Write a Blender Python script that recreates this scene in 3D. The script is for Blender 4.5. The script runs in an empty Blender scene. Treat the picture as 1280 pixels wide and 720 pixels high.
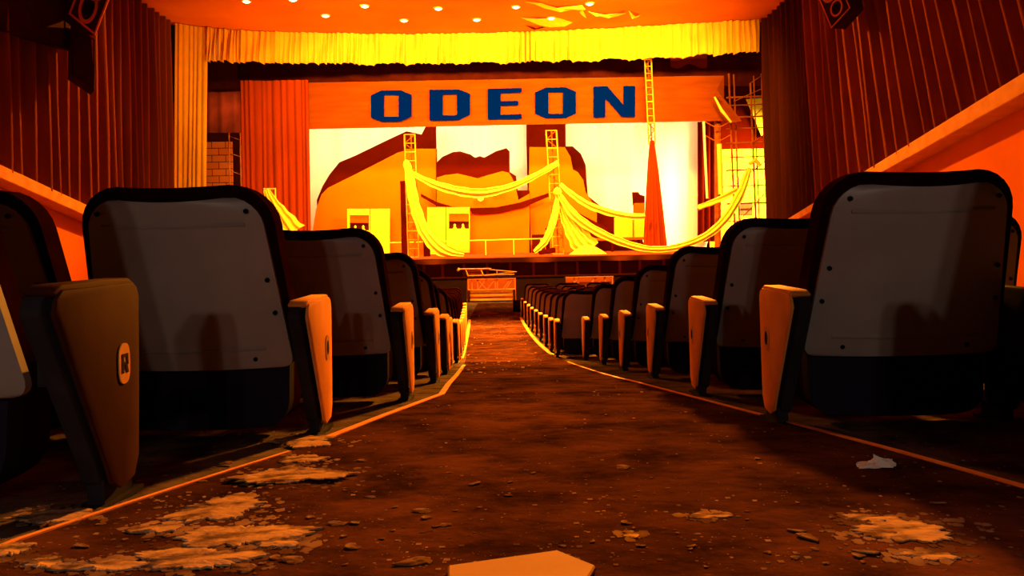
import bpy, bmesh, math, random
from mathutils import Vector, Matrix
random.seed(7)
PI = math.pi
scene = bpy.context.scene
COL = scene.collection
scene.view_settings.view_transform = 'Standard'
scene.view_settings.look = 'None'
scene.cycles.use_denoising = True
scene.cycles.max_bounces = 6
scene.cycles.sample_clamp_indirect = 4.0

# ------------------------------------------------------------------ survey
H = 1.58                       # camera height above the flat floor at the stage end
F = 1000.0                     # focal length in pixels of the 1280 px wide photo
ROLL = math.radians(1.2)
CR, SR = math.cos(ROLL), math.sin(ROLL)

def P(x, y, d):
    """world point seen at photo pixel x, y at distance d"""
    u, v = x - 640.0, y - 300.0
    u0 = u * CR - v * SR
    v0 = u * SR + v * CR
    return Vector((u0 * d / F, d, H - v0 * d / F))

def PX(x, y, X):
    """world point at photo pixel x, y on the side wall plane at X"""
    u, v = x - 640.0, y - 300.0
    u0 = u * CR - v * SR
    v0 = u * SR + v * CR
    d = X * F / u0
    return Vector((X, d, H - v0 * d / F))

def PZ(x, y, Z):
    """world point at photo pixel x, y on the level plane at height Z"""
    u, v = x - 640.0, y - 300.0
    u0 = u * CR - v * SR
    v0 = u * SR + v * CR
    d = (H - Z) * F / v0
    return Vector((u0 * d / F, d, Z))

FLOOR = [(-3, -.02), (0, -.29), (1.25, -.43), (2.1, -.52), (3.05, -.62), (4.05, -.725), (5.05, -.85), (6.05, -.967),
         (7.05, -1.08), (8.05, -1.2), (9.05, -1.29), (10.05, -1.353), (11.05, -1.414), (12, -1.457),
         (13, -1.505), (14, -1.54), (15, -1.57), (16, -1.58), (60, -1.58)]
def zf(d):
    for (a, za), (b, zb) in zip(FLOOR, FLOOR[1:]):
        if d <= b:
            t = (d - a) / (b - a)
            return H + za + (zb - za) * t
    return 0.0

def PF(x, y):
    """world point on the raked floor seen at photo pixel x, y"""
    d = .3
    while d < 30:
        p = P(x, y, d)
        if p.z <= zf(d):
            lo, hi = d - .05, d
            for _ in range(20):
                m = (lo + hi) / 2
                if P(x, y, m).z <= zf(m): hi = m
                else: lo = m
            q = P(x, y, hi); q.z = zf(hi); return q
        d += .05
    return P(x, y, 20)

# --------------------------------------------------------------- materials
def mat(name, c1, c2=None, rough=.7, scale=6.0, stretch=(1, 1, 1), lo=.35, hi=.65, metal=0.0, bump=0.0, spec=.02, emit=None, estr=0.0, detail=5):
    m = bpy.data.materials.new(name); m.use_nodes = True
    nt = m.node_tree; b = nt.nodes['Principled BSDF']
    b.inputs['Roughness'].default_value = rough
    b.inputs['Metallic'].default_value = metal
    b.inputs['Specular IOR Level'].default_value = spec
    b.inputs['Base Color'].default_value = (*c1, 1)
    if c2 or bump:
        tc = nt.nodes.new('ShaderNodeTexCoord'); mp = nt.nodes.new('ShaderNodeMapping')
        mp.inputs['Scale'].default_value = stretch
        nz = nt.nodes.new('ShaderNodeTexNoise'); nz.inputs['Scale'].default_value = scale; nz.inputs['Detail'].default_value = detail
        nt.links.new(tc.outputs['Object'], mp.inputs['Vector']); nt.links.new(mp.outputs['Vector'], nz.inputs['Vector'])
        if c2:
            r = nt.nodes.new('ShaderNodeValToRGB')
            r.color_ramp.elements[0].position = lo; r.color_ramp.elements[0].color = (*c1, 1)
            r.color_ramp.elements[1].position = hi; r.color_ramp.elements[1].color = (*c2, 1)
            nt.links.new(nz.outputs['Fac'], r.inputs['Fac']); nt.links.new(r.outputs['Color'], b.inputs['Base Color'])
        if bump:
            bp = nt.nodes.new('ShaderNodeBump'); bp.inputs['Strength'].default_value = bump; bp.inputs['Distance'].default_value = .02
            nt.links.new(nz.outputs['Fac'], bp.inputs['Height']); nt.links.new(bp.outputs['Normal'], b.inputs['Normal'])
    if emit:
        b.inputs['Emission Color'].default_value = (*emit, 1); b.inputs['Emission Strength'].default_value = estr
    return m

def brick_mat(name, c1, c2, mortar, scale):
    m = mat(name, c1)
    nt = m.node_tree; b = nt.nodes['Principled BSDF']
    tc = nt.nodes.new('ShaderNodeTexCoord'); mp = nt.nodes.new('ShaderNodeMapping'); mp.inputs['Rotation'].default_value = (PI / 2, 0, 0)
    br = nt.nodes.new('ShaderNodeTexBrick'); br.inputs['Scale'].default_value = scale
    br.inputs['Color1'].default_value = (*c1, 1); br.inputs['Color2'].default_value = (*c2, 1); br.inputs['Mortar'].default_value = (*mortar, 1)
    br.inputs['Mortar Size'].default_value = .014
    nt.links.new(tc.outputs['Object'], mp.inputs['Vector']); nt.links.new(mp.outputs['Vector'], br.inputs['Vector'])
    nt.links.new(br.outputs['Color'], b.inputs['Base Color'])
    return m

def carpet_mat(name, dark, mid, fleck, fleck_lo=.62):
    m = mat(name, dark, mid, rough=.6, scale=1.3, lo=.35, hi=.7, spec=0)
    nt = m.node_tree; b = nt.nodes['Principled BSDF']
    ramp = [n for n in nt.nodes if n.type == 'VALTORGB'][0]
    tc = [n for n in nt.nodes if n.type == 'TEX_COORD'][0]
    n2 = nt.nodes.new('ShaderNodeTexNoise'); n2.inputs['Scale'].default_value = 38; n2.inputs['Detail'].default_value = 6; n2.inputs['Roughness'].default_value = .65
    nt.links.new(tc.outputs['Object'], n2.inputs['Vector'])
    r2 = nt.nodes.new('ShaderNodeValToRGB')
    r2.color_ramp.elements[0].position = fleck_lo; r2.color_ramp.elements[0].color = (0, 0, 0, 1)
    r2.color_ramp.elements[1].position = fleck_lo + .1; r2.color_ramp.elements[1].color = (1, 1, 1, 1)
    nt.links.new(n2.outputs['Fac'], r2.inputs['Fac'])
    mx = nt.nodes.new('ShaderNodeMix'); mx.data_type = 'RGBA'
    mx.inputs[7].default_value = (*fleck, 1)
    nt.links.new(r2.outputs['Color'], mx.inputs[0]); nt.links.new(ramp.outputs['Color'], mx.inputs[6])
    nt.links.new(mx.outputs[2], b.inputs['Base Color'])
    n4 = nt.nodes.new('ShaderNodeTexNoise'); n4.inputs['Scale'].default_value = 5.5; n4.inputs['Detail'].default_value = 10; n4.inputs['Roughness'].default_value = .7
    nt.links.new(tc.outputs['Object'], n4.inputs['Vector'])
    r4 = nt.nodes.new('ShaderNodeValToRGB'); r4.color_ramp.elements[0].position = .36; r4.color_ramp.elements[0].color = (.30, .32, .36, 1); r4.color_ramp.elements[1].position = .60; r4.color_ramp.elements[1].color = (1.15, 1.12, 1.1, 1)
    nt.links.new(n4.outputs['Fac'], r4.inputs['Fac'])
    m4 = nt.nodes.new('ShaderNodeMix'); m4.data_type = 'RGBA'; m4.blend_type = 'MULTIPLY'; m4.inputs[0].default_value = 1
    nt.links.new(mx.outputs[2], m4.inputs[6]); nt.links.new(r4.outputs['Color'], m4.inputs[7]); nt.links.new(m4.outputs[2], b.inputs['Base Color'])
    n3 = nt.nodes.new('ShaderNodeTexNoise'); n3.inputs['Scale'].default_value = 22; n3.inputs['Detail'].default_value = 8
    nt.links.new(tc.outputs['Object'], n3.inputs['Vector'])
    bp = nt.nodes.new('ShaderNodeBump'); bp.inputs['Strength'].default_value = .5; bp.inputs['Distance'].default_value = .015
    nt.links.new(n3.outputs['Fac'], bp.inputs['Height']); nt.links.new(bp.outputs['Normal'], b.inputs['Normal'])
    return m

M = dict(
    shell=mat('seat shell plastic', (.315, .265, .22), (.37, .31, .265), rough=.4, scale=5, spec=.35),
    velvet=mat('seat velvet', (.013, .002, .001), (.019, .003, .0012), rough=.75, scale=20, spec=0),
    navy=mat('seat underside steel', (.014, .010, .022), (.02, .014, .028), rough=.6, scale=8),
    steel=mat('black seat steel', (.02, .017, .02), (.035, .028, .03), rough=.5, scale=10),
    bolt=mat('dark bolt', (.012, .01, .01), rough=.4, metal=.5),
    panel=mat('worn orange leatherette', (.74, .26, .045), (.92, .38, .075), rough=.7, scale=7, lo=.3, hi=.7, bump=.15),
    panel_shaded=mat('orange leatherette in painted shade', (.035, .009, .004), (.052, .013, .006), rough=.7, scale=7, lo=.3, hi=.7, bump=.15),  # shade on the nearest end panels, put into a darker colour
    brass=mat('brass row plate', (.75, .35, .10), (.6, .28, .08), rough=.5, scale=30),
    ink=mat('plate marking', (.02, .008, .01)),
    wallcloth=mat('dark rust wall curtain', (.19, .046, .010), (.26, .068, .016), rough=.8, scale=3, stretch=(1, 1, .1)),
    wallcloth_shaded=mat('rust wall curtain in painted shade', (.055, .011, .002), (.085, .018, .004), rough=.8, scale=3, stretch=(1, 1, .1)),  # shade at the stage end of the curtain, painted into the cloth
    rail=mat('varnished rail', (.75, .33, .06), (.85, .42, .10), rough=.5, scale=4),
    lowwall=mat('orange painted wall', (.85, .20, .01), (.92, .23, .015), rough=.8, scale=1.2),
    ceiling=mat('painted ceiling', (.62, .135, .004), (.70, .165, .006), rough=.8, scale=.8),
    floor=carpet_mat('dark gritty floor', (.11, .08, .055), (.17, .12, .08), (.34, .24, .15), .66),
    carpet=carpet_mat('worn red carpet', (.044, .016, .0095), (.115, .039, .019), (.24, .10, .045), .66),
    kerb=mat('aisle edging strip', (.95, .38, .09), (.8, .26, .05), rough=.5, scale=12, metal=.15),
    plaster=mat('peeled plaster', (.13, .07, .035), (.50, .29, .155), rough=.95, scale=26, lo=.36, hi=.56, bump=.6, spec=0, detail=9),
    chip=mat('plaster crumb', (.12, .055, .025), (.50, .28, .15), rough=.95, scale=9, lo=.42, hi=.72, spec=0),
    paper=mat('crumpled white paper', (.95, .72, .55), rough=.9),
    board=mat('tan board', (.46, .24, .14), (.54, .28, .17), rough=.7, scale=5),
    valance=mat('golden valance cloth', (.90, .52, .03), (.94, .60, .04), rough=.7, scale=2),
    header=mat('orange header cloth', (.24, .046, .001), (.30, .062, .001), rough=.75, scale=2.5, stretch=(.4, 1, 2.5), bump=.3),
    redcloth=mat('red drape cloth', (.29, .034, .001), (.38, .046, .002), rough=.75, scale=3, stretch=(1, 1, .15)),
    black=mat('dark border cloth', (.05, .006, .001), (.07, .009, .002), rough=.9, scale=3),
    letter=mat('navy letter with added glow', (0, .004, .03), rough=.9, spec=0, emit=(0, .0155, .105), estr=.85),  # weak glow added so the blue holds under orange light
    cyc=mat('white backcloth', (.92, .90, .70), (.95, .93, .78), rough=.9, scale=2, stretch=(2, 1, .05)),
    flat=mat('orange scenery flat', (.74, .115, 0), (.78, .128, 0), rough=.85, scale=1.2, spec=0),
    dark_and_shadow=mat('dark red paint and shadow bands', (.055, .003, 0), (.068, .004, 0), rough=.9, scale=1.2, spec=0),  # dark props, and the painted shadow bands behind the flats
    yellow=mat('yellow painted board', (.92, .84, .03), (.94, .88, .04), rough=.8, scale=2, spec=0),
    sheet=mat('pale yellow sheeting', (.94, .84, .07), (.96, .90, .10), rough=.8, scale=3, spec=0),
    truss=mat('pale truss paint', (.92, .46, .03), (.80, .30, .02), rough=.6, scale=5),
    pipe=mat('rusty scaffold pipe', (.45, .13, .012), (.28, .06, .005), rough=.6, scale=4),
    wood=mat('stage timber', (.34, .065, .012), (.42, .085, .016), rough=.7, scale=3, stretch=(.3, 1, 3)),
    nosing=mat('dull red stage edge', (.03, .005, .0008), (.042, .007, .001), rough=.8, scale=3, stretch=(.3, 1, 3), spec=0),
    darkwood=mat('dark stage panel', (.10, .016, .005), (.13, .022, .007), rough=.7, scale=3),
    pitblack=mat('black barrier board', (.022, .008, .006), (.03, .012, .008), rough=.7, scale=5),
    trestle=mat('orange steel frame', (.60, .16, .03), (.72, .22, .05), rough=.6, scale=6),
    brick=brick_mat('yellow lit brick', (.95, .55, .03), (.88, .46, .02), (.78, .32, .01), 1.1),
    block=brick_mat('rust block wall', (.75, .20, .02), (.65, .15, .01), (.12, .02, 0), 1.0),
    casing=mat('speaker casing', (.035, .012, .006), (.05, .016, .008), rough=.5, scale=6),
    grille=mat('speaker frame', (.85, .26, .05), rough=.4),
    bulb=mat('ceiling bulb', (1, .9, .6), emit=(1, .75, .35), estr=6),
    bulbrim=mat('ceiling light rim', (.85, .4, .05)),
)

# ------------------------------------------------------------ mesh helpers
class MB:
    def __init__(s): s.bm = bmesh.new()
    def face(s, vs):
        try: s.bm.faces.new(vs)
        except ValueError: pass
    def box(s, x0, x1, y0, y1, z0, z1):
        v = [s.bm.verts.new(p) for p in ((x0,y0,z0),(x1,y0,z0),(x1,y1,z0),(x0,y1,z0),(x0,y0,z1),(x1,y0,z1),(x1,y1,z1),(x0,y1,z1))]
        for f in ((0,3,2,1),(4,5,6,7),(0,1,5,4),(1,2,6,5),(2,3,7,6),(3,0,4,7)): s.face([v[i] for i in f])
        return s
    def prism(s, pts, off):
        """polygon pts extruded by vector off"""
        off = Vector(off)
        a = [s.bm.verts.new(p) for p in pts]; b = [s.bm.verts.new(Vector(p) + off) for p in pts]
        s.face(a[::-1]); s.face(b)
        n = len(a)
        for i in range(n): s.face([a[i], a[(i+1) % n], b[(i+1) % n], b[i]])
        return s
    def loopprism(s, outer, inner, off):
        """ring: outer and inner loops with the same count"""
        off = Vector(off); n = len(outer)
        A = [s.bm.verts.new(p) for p in outer]; B = [s.bm.verts.new(p) for p in inner]
        C = [s.bm.verts.new(Vector(p) + off) for p in outer]; D = [s.bm.verts.new(Vector(p) + off) for p in inner]
        for i in range(n):
            j = (i + 1) % n
            s.face([A[i], A[j], B[j], B[i]]); s.face([C[i], D[i], D[j], C[j]])
            s.face([A[i], C[i], C[j], A[j]]); s.face([B[i], B[j], D[j], D[i]])
        return s
    def tube(s, pts, r, n=6):
        pts = [Vector(p) for p in pts]; rings = []
        for i, p in enumerate(pts):
            t = (pts[min(i+1, len(pts)-1)] - pts[max(i-1, 0)]).normalized()
            up = Vector((0, 0, 1)) if abs(t.z) < .9 else Vector((0, 1, 0))
            a = t.cross(up).normalized(); b = t.cross(a).normalized()
            rr = r[i] if isinstance(r, (list, tuple)) else r
            rings.append([s.bm.verts.new(p + (a * math.cos(k*2*PI/n) + b * math.sin(k*2*PI/n)) * rr) for k in range(n)])
        for A, B in zip(rings, rings[1:]):
            for k in range(n): s.face([A[k], A[(k+1) % n], B[(k+1) % n], B[k]])
        s.face(rings[0]); s.face(rings[-1][::-1])
        return s
    def disc(s, c, axis, r, h, n=16):
        c = Vector(c); axis = Vector(axis).normalized()
        return s.tube([c, c + axis * h], r, n)
    def grid(s, fn, nu, nv):
        V = [[s.bm.verts.new(fn(i / nu, j / nv)) for j in range(nv + 1)] for i in range(nu + 1)]
        for i in range(nu):
            for j in range(nv): s.face([V[i][j], V[i+1][j], V[i+1][j+1], V[i][j+1]])
        return V
    def slab(s, fa, fb, nu, nv):
        A = s.grid(fa, nu, nv); B = s.grid(fb, nu, nv)
        for i in range(nu):
            s.face([A[i][0], A[i+1][0], B[i+1][0], B[i][0]]); s.face([A[i][nv], A[i+1][nv], B[i+1][nv], B[i][nv]])
        for j in range(nv):
            s.face([A[0][j], A[0][j+1], B[0][j+1], B[0][j]]); s.face([A[nu][j], A[nu][j+1], B[nu][j+1], B[nu][j]])
        return s
    def bevel(s, w, seg=2, ang=40):
        s.bm.normal_update()
        es = [e for e in s.bm.edges if len(e.link_faces) == 2 and e.calc_face_angle(0) > math.radians(ang)]
        bmesh.ops.bevel(s.bm, geom=es, offset=w, segments=seg, affect='EDGES', profile=.5, clamp_overlap=True)
        return s
    def build(s, name, m, parent=None, smooth=False, flip=True):
        if flip: bmesh.ops.recalc_face_normals(s.bm, faces=s.bm.faces)
        me = bpy.data.meshes.new(name); s.bm.to_mesh(me); s.bm.free()
        me.materials.append(m)
        if smooth:
            for p in me.polygons: p.use_smooth = True
        o = bpy.data.objects.new(name, me); COL.objects.link(o)
        if smooth == 'auto':
            me.set_sharp_from_angle(angle=math.radians(40))
        if parent: o.parent = parent
        return o

def tag(o, label=None, cat=None, group=None, kind=None):
    if label: o['label'] = label
    if cat: o['category'] = cat
    if group: o['group'] = group
    if kind: o['kind'] = kind
    return o
def empty(name, loc, label, cat, group=None, rz=0):
    o = bpy.data.objects.new(name, None); o.empty_display_size = .1; COL.objects.link(o)
    o.location = loc; o.rotation_euler = (0, 0, rz)
    return tag(o, label, cat, group)
def kids(root, fn):
    """parts were written in world space: set them under root without moving them"""
def under(o, root):
    """o's mesh is in world space; re-express it in root's space and parent it"""
    o.parent = root
    inv = (Matrix.Translation(root.location) @ root.rotation_euler.to_matrix().to_4x4()).inverted()
    o.data.transform(inv)
    return o
def recentre(o):
    """move a lone mesh's origin to its base centre"""
    vs = [v.co for v in o.data.vertices]
    c = Vector(((min(v.x for v in vs) + max(v.x for v in vs)) / 2, (min(v.y for v in vs) + max(v.y for v in vs)) / 2, min(v.z for v in vs)))
    o.data.transform(Matrix.Translation(-c)); o.location = c
    return o
def copy_tree(o, parent=None):
    c = o.copy(); COL.objects.link(c); c.parent = parent
    for ch in o.children: copy_tree(ch, c)
    return c
def spline(pts, n=10):
    pts = [Vector(p) for p in pts]; out = []
    for i in range(len(pts) - 1):
        p0, p1, p2, p3 = pts[max(i-1, 0)], pts[i], pts[i+1], pts[min(i+2, len(pts)-1)]
        for k in range(n):
            t = k / n
            out.append(.5 * ((2*p1) + (p2-p0)*t + (2*p0-5*p1+4*p2-p3)*t*t + (3*p1-p0-3*p2+p3)*t**3))
    out.append(pts[-1]); return out

# ------------------------------------------------------------------ camera
cam = bpy.data.cameras.new('camera'); co = bpy.data.objects.new('camera', cam); COL.objects.link(co)
cam.sensor_width = 36; cam.lens = 36 * F / 1280; cam.shift_y = -60 / 1280; cam.clip_start = .02
co.location = (0, 0, H)
co.rotation_euler = (Matrix.Rotation(PI / 2, 3, 'X') @ Matrix.Rotation(-ROLL, 3, 'Z')).to_euler()
scene.camera = co
scene.render.resolution_x, scene.render.resolution_y = 1280, 720

# ------------------------------------------------------------- room shell
XL, XR = -9.6, 7.74
ZC = H + 6.25
DL = 22.4
b = MB()
ds = [-2 + i * .5 for i in range(49)]
b.grid(lambda u, v: Vector((XL + (XR - XL) * u, -2 + 24 * v, zf(-2 + 24 * v))), 8, 48)
floor = b.build('floor', M['floor']); tag(floor, kind='structure')
b = MB(); b.box(XL - .2, XL, 3, DL, -.1, ZC); tag(b.build('wall_left', M['lowwall']), kind='structure')
b = MB(); b.box(XR, XR + .2, 3, 23.4, -.1, ZC); tag(b.build('wall_right', M['lowwall']), kind='structure')
# ceiling whose far edge bows away from the hall
edge = spline([PZ(205, 27, ZC), PZ(300, 37, ZC), PZ(500, 42, ZC), PZ(700, 38, ZC), PZ(830, 31, ZC), PZ(955, 25, ZC)], 8)
b = MB(); n = len(edge) - 1
b.slab(lambda u, v: Vector((edge[round(u*n)].x, 3 + (edge[round(u*n)].y + .25 - 3) * v, ZC)),
       lambda u, v: Vector((edge[round(u*n)].x, 3 + (edge[round(u*n)].y + .25 - 3) * v, ZC + .15)), n, 12)
tag(b.build('ceiling', M['ceiling']), kind='structure')

# rails on the side walls
def wall_rail(name, X, a, c, thick, side):
    """sloping rail from pixel rows a=(x, ytop, ybottom) to c on wall plane X"""
    pts = []
    A0, A1 = PX(a[0], a[1], X), PX(a[0], a[2], X); C0, C1 = PX(c[0], c[1], X), PX(c[0], c[2], X)
    def ext(p, q, d): t = (d - p.y) / (q.y - p.y); return p + (q - p) * t
    y0, y1 = 7.0, 22.2
    lo0, lo1 = ext(A1, C1, y0), ext(A1, C1, y1); up0, up1 = ext(A0, C0, y0), ext(A0, C0, y1)
    b = MB(); b.prism([lo0, lo1, up1, up0], (thick * side, 0, 0)).bevel(.02, 2)
    o = b.build(name, M['rail']); tag(o, kind='structure')
    return (up0, up1)
RL = wall_rail('trim_left', XL + .42, (0, 205, 222), (113, 258, 272), -.42, 1)
RR = wall_rail('trim_right', XR - .42, (1280, 90, 116), (985, 273, 281), .42, 1)
def rail_z(R, y): return R[0].z + (R[1].z - R[0].z) * (y - R[0].y) / (R[1].y - R[0].y)

# pleated curtains above the rails
def wall_curtain(X, side, y0, y1, R, pitch, lean, label, m='wallcloth'):
    rnd = random.Random(3 if side > 0 else 5)
    ys = [y1]
    while ys[-1] > y0:
        w = pitch * (.75 + .5 * rnd.random())
        ys.append(ys[-1] - w)
    prof = []                                    # y, depth into room: each pleat a rounded rib with a deep valley
    for a, c in zip(ys, ys[1:]):
        w = a - c; k = .30 + .08 * rnd.random()
        for t, h in ((0, 0), (.14, .18), (.22, .62), (.28, .94), (.36, 1), (.44, .92), (.48, .4), (.53, 0), (.62, -.06), (.9, -.05)):
            prof.append((a - t * w, h * k))
    nz = 12
    b = MB(); rows = []
    for (y, h) in prof:
        col = []
        zb, zt = rail_z(R, y) - .06, ZC - .01
        for j in range(nz + 1):
            t = j / nz; z = zb + (zt - zb) * t
            yy = y + lean(y) * (z - zb) + .012 * math.sin(z * .8 + y * 2)
            hh = h * (1.0 + .05 * math.sin(z * .9 + y * 5)) + .03
            col.append(b.bm.verts.new((X + side * hh, yy, z)))
        rows.append(col)
    for A, B in zip(rows, rows[1:]):
        for j in range(nz): b.face([A[j], B[j], B[j+1], A[j+1]])
    o = b.build('wall_curtain', M[m], smooth=True)
    recentre(o)
    return tag(o, label, 'curtain')
wall_curtain(XL + .02, 1, 8, DL - .3, RL, .38, lambda y: 0, 'tall dark rust pleated curtain covering the left side wall above its rail')
wall_curtain(XR - .02, -1, 19.6, 23.2, RR, .36, lambda y: .34 * max(0, min(1, (22 - y) / 9)), 'narrow pleated curtain at the stage end of the right wall, painted in shade', 'wallcloth_shaded')
wall_curtain(XR - .02, -1, 7, 19.45, RR, .42, lambda y: .34 * max(0, min(1, (22 - y) / 9)), 'tall dark rust pleated curtain covering most of the right side wall above its rail')

# -------------------------------------------------------------- aisle
LK1 = [PF(*p) for p in ((-60, 713), (20, 680), (150, 636), (250, 603), (362, 567))]
LK2 = [PF(*p) for p in ((405, 551), (480, 521), (552, 494), (567, 474), (580, 457))]
LK3 = [PF(*p) for p in ((576, 449), (584, 420), (587, 400))]
RK1 = [PF(*p) for p in ((1330, 626), (1280, 612), (1120, 566), (965, 524), (860, 496), (775, 474), (710, 453))]
RK2 = [PF(*p) for p in ((692, 444), (678, 434), (665, 420), (655, 405), (651, 397))]
def strip(pts, w, label):
    b = MB(); path = []
    for a, c in zip(pts, pts[1:]):
        n = max(2, int((c - a).length / .12))
        for k in range(n): path.append(a + (c - a) * (k / n))
    path.append(pts[-1])
    V = []
    for i, p in enumerate(path):
        t = (path[min(i+1, len(path)-1)] - path[max(i-1, 0)]); t.z = 0; t.normalize()
        nrm = Vector((-t.y, t.x, 0)); z = zf(p.y)
        a = p + nrm * w / 2; c = p - nrm * w / 2
        V.append([b.bm.verts.new((a.x, a.y, z)), b.bm.verts.new((a.x, a.y, z + .007)), b.bm.verts.new((c.x, c.y, z + .007)), b.bm.verts.new((c.x, c.y, z))])
    for A, B in zip(V, V[1:]):
        for k in range(3): b.face([A[k], A[k+1], B[k+1], B[k]])
    b.face(V[0]); b.face(V[-1][::-1])
    o = recentre(b.build('edging_strip', M['kerb'])); return tag(o, label, 'edging', 'edging strips along the aisle')
strip(LK1, .011, 'worn orange edging strip at bottom left, nearest the camera')
strip(LK2, .026, 'bright orange edging strip in front of the second to fifth left rows')
strip(LK3, .05, 'short orange edging strip at the far end of the left seats')
strip(RK1, .016, 'long bright orange edging strip beside the nearest right rows')
strip(RK2, .05, 'orange edging strip curving along the far rows of right seats')
def interp(pts, y):
    pts = sorted(pts, key=lambda p: p.y)
    if y <= pts[0].y: 
        a, c = pts[0], pts[1]
    elif y >= pts[-1].y: return pts[-1].x
    else:
        for a, c in zip(pts, pts[1:]):
            if a.y <= y <= c.y: break
    return a.x + (c.x - a.x) * (y - a.y) / max(1e-6, c.y - a.y)
LK = LK1 + LK2 + [P(586, 398, 16)]; RK = RK1 + RK2 + [P(650, 392, 16.5)]
b = MB()
b.grid(lambda u, v: (lambda y: Vector((interp(LK, y) + (interp(RK, y) - interp(LK, y)) * u, y, zf(y) + .004)))(-.2 + 20.4 * v), 8, 90)
carpet = b.build('aisle_carpet', M['carpet'])
tag(carpet, 'worn dark red carpet runner littered with grit, down the centre aisle', 'carpet')

# ----------------------------------------------------------------- seats
def hw_at(z, z0, z1, wb, wt, rt, rb):
    t = (z - z0) / (z1 - z0); w = wb + (wt - wb) * t
    if z > z1 - rt: w = w - rt + math.sqrt(max(0, rt*rt - (z - (z1 - rt))**2))
    if z < z0 + rb: w = w - rb + math.sqrt(max(0, rb*rb - ((z0 + rb) - z)**2))
    return w
def zlist(z0, z1, rt, rb, n):
    out = []
    for k in range(5): out.append(z0 + rb * (1 - math.cos(k / 4 * PI / 2)))
    for k in range(1, n): out.append(z0 + rb + (z1 - rt - z0 - rb) * k / n)
    for k in range(7): out.append(z1 - rt + rt * math.sin(k / 6 * PI / 2))
    return out
REC = .32                                         # backrest recline, metres per metre
def back_y(z): return .085 - REC * (z - .20)
def slab_back(b, z0, z1, wb, wt, rt, rb, yb, yf, sag=0, n=5, nu=10):
    zs = zlist(z0, z1, rt, rb, n)
    def pt(u, v, off):
        z = zs[round(v * (len(zs) - 1))]; s = u * 2 - 1
        hw = hw_at(z, z0, z1, wb, wt, rt, rb)
        zz = z - sag * (1 - s*s) * max(0, (z - z0) / (z1 - z0))**3
        return Vector((s * hw, back_y(z) + off(s, (z - z0) / (z1 - z0)), zz))
    b.slab(lambda u, v: pt(u, v, yb), lambda u, v: pt(u, v, yf), nu, len(zs) - 1)
    return b
curve = lambda s: .035 * s * s
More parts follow.
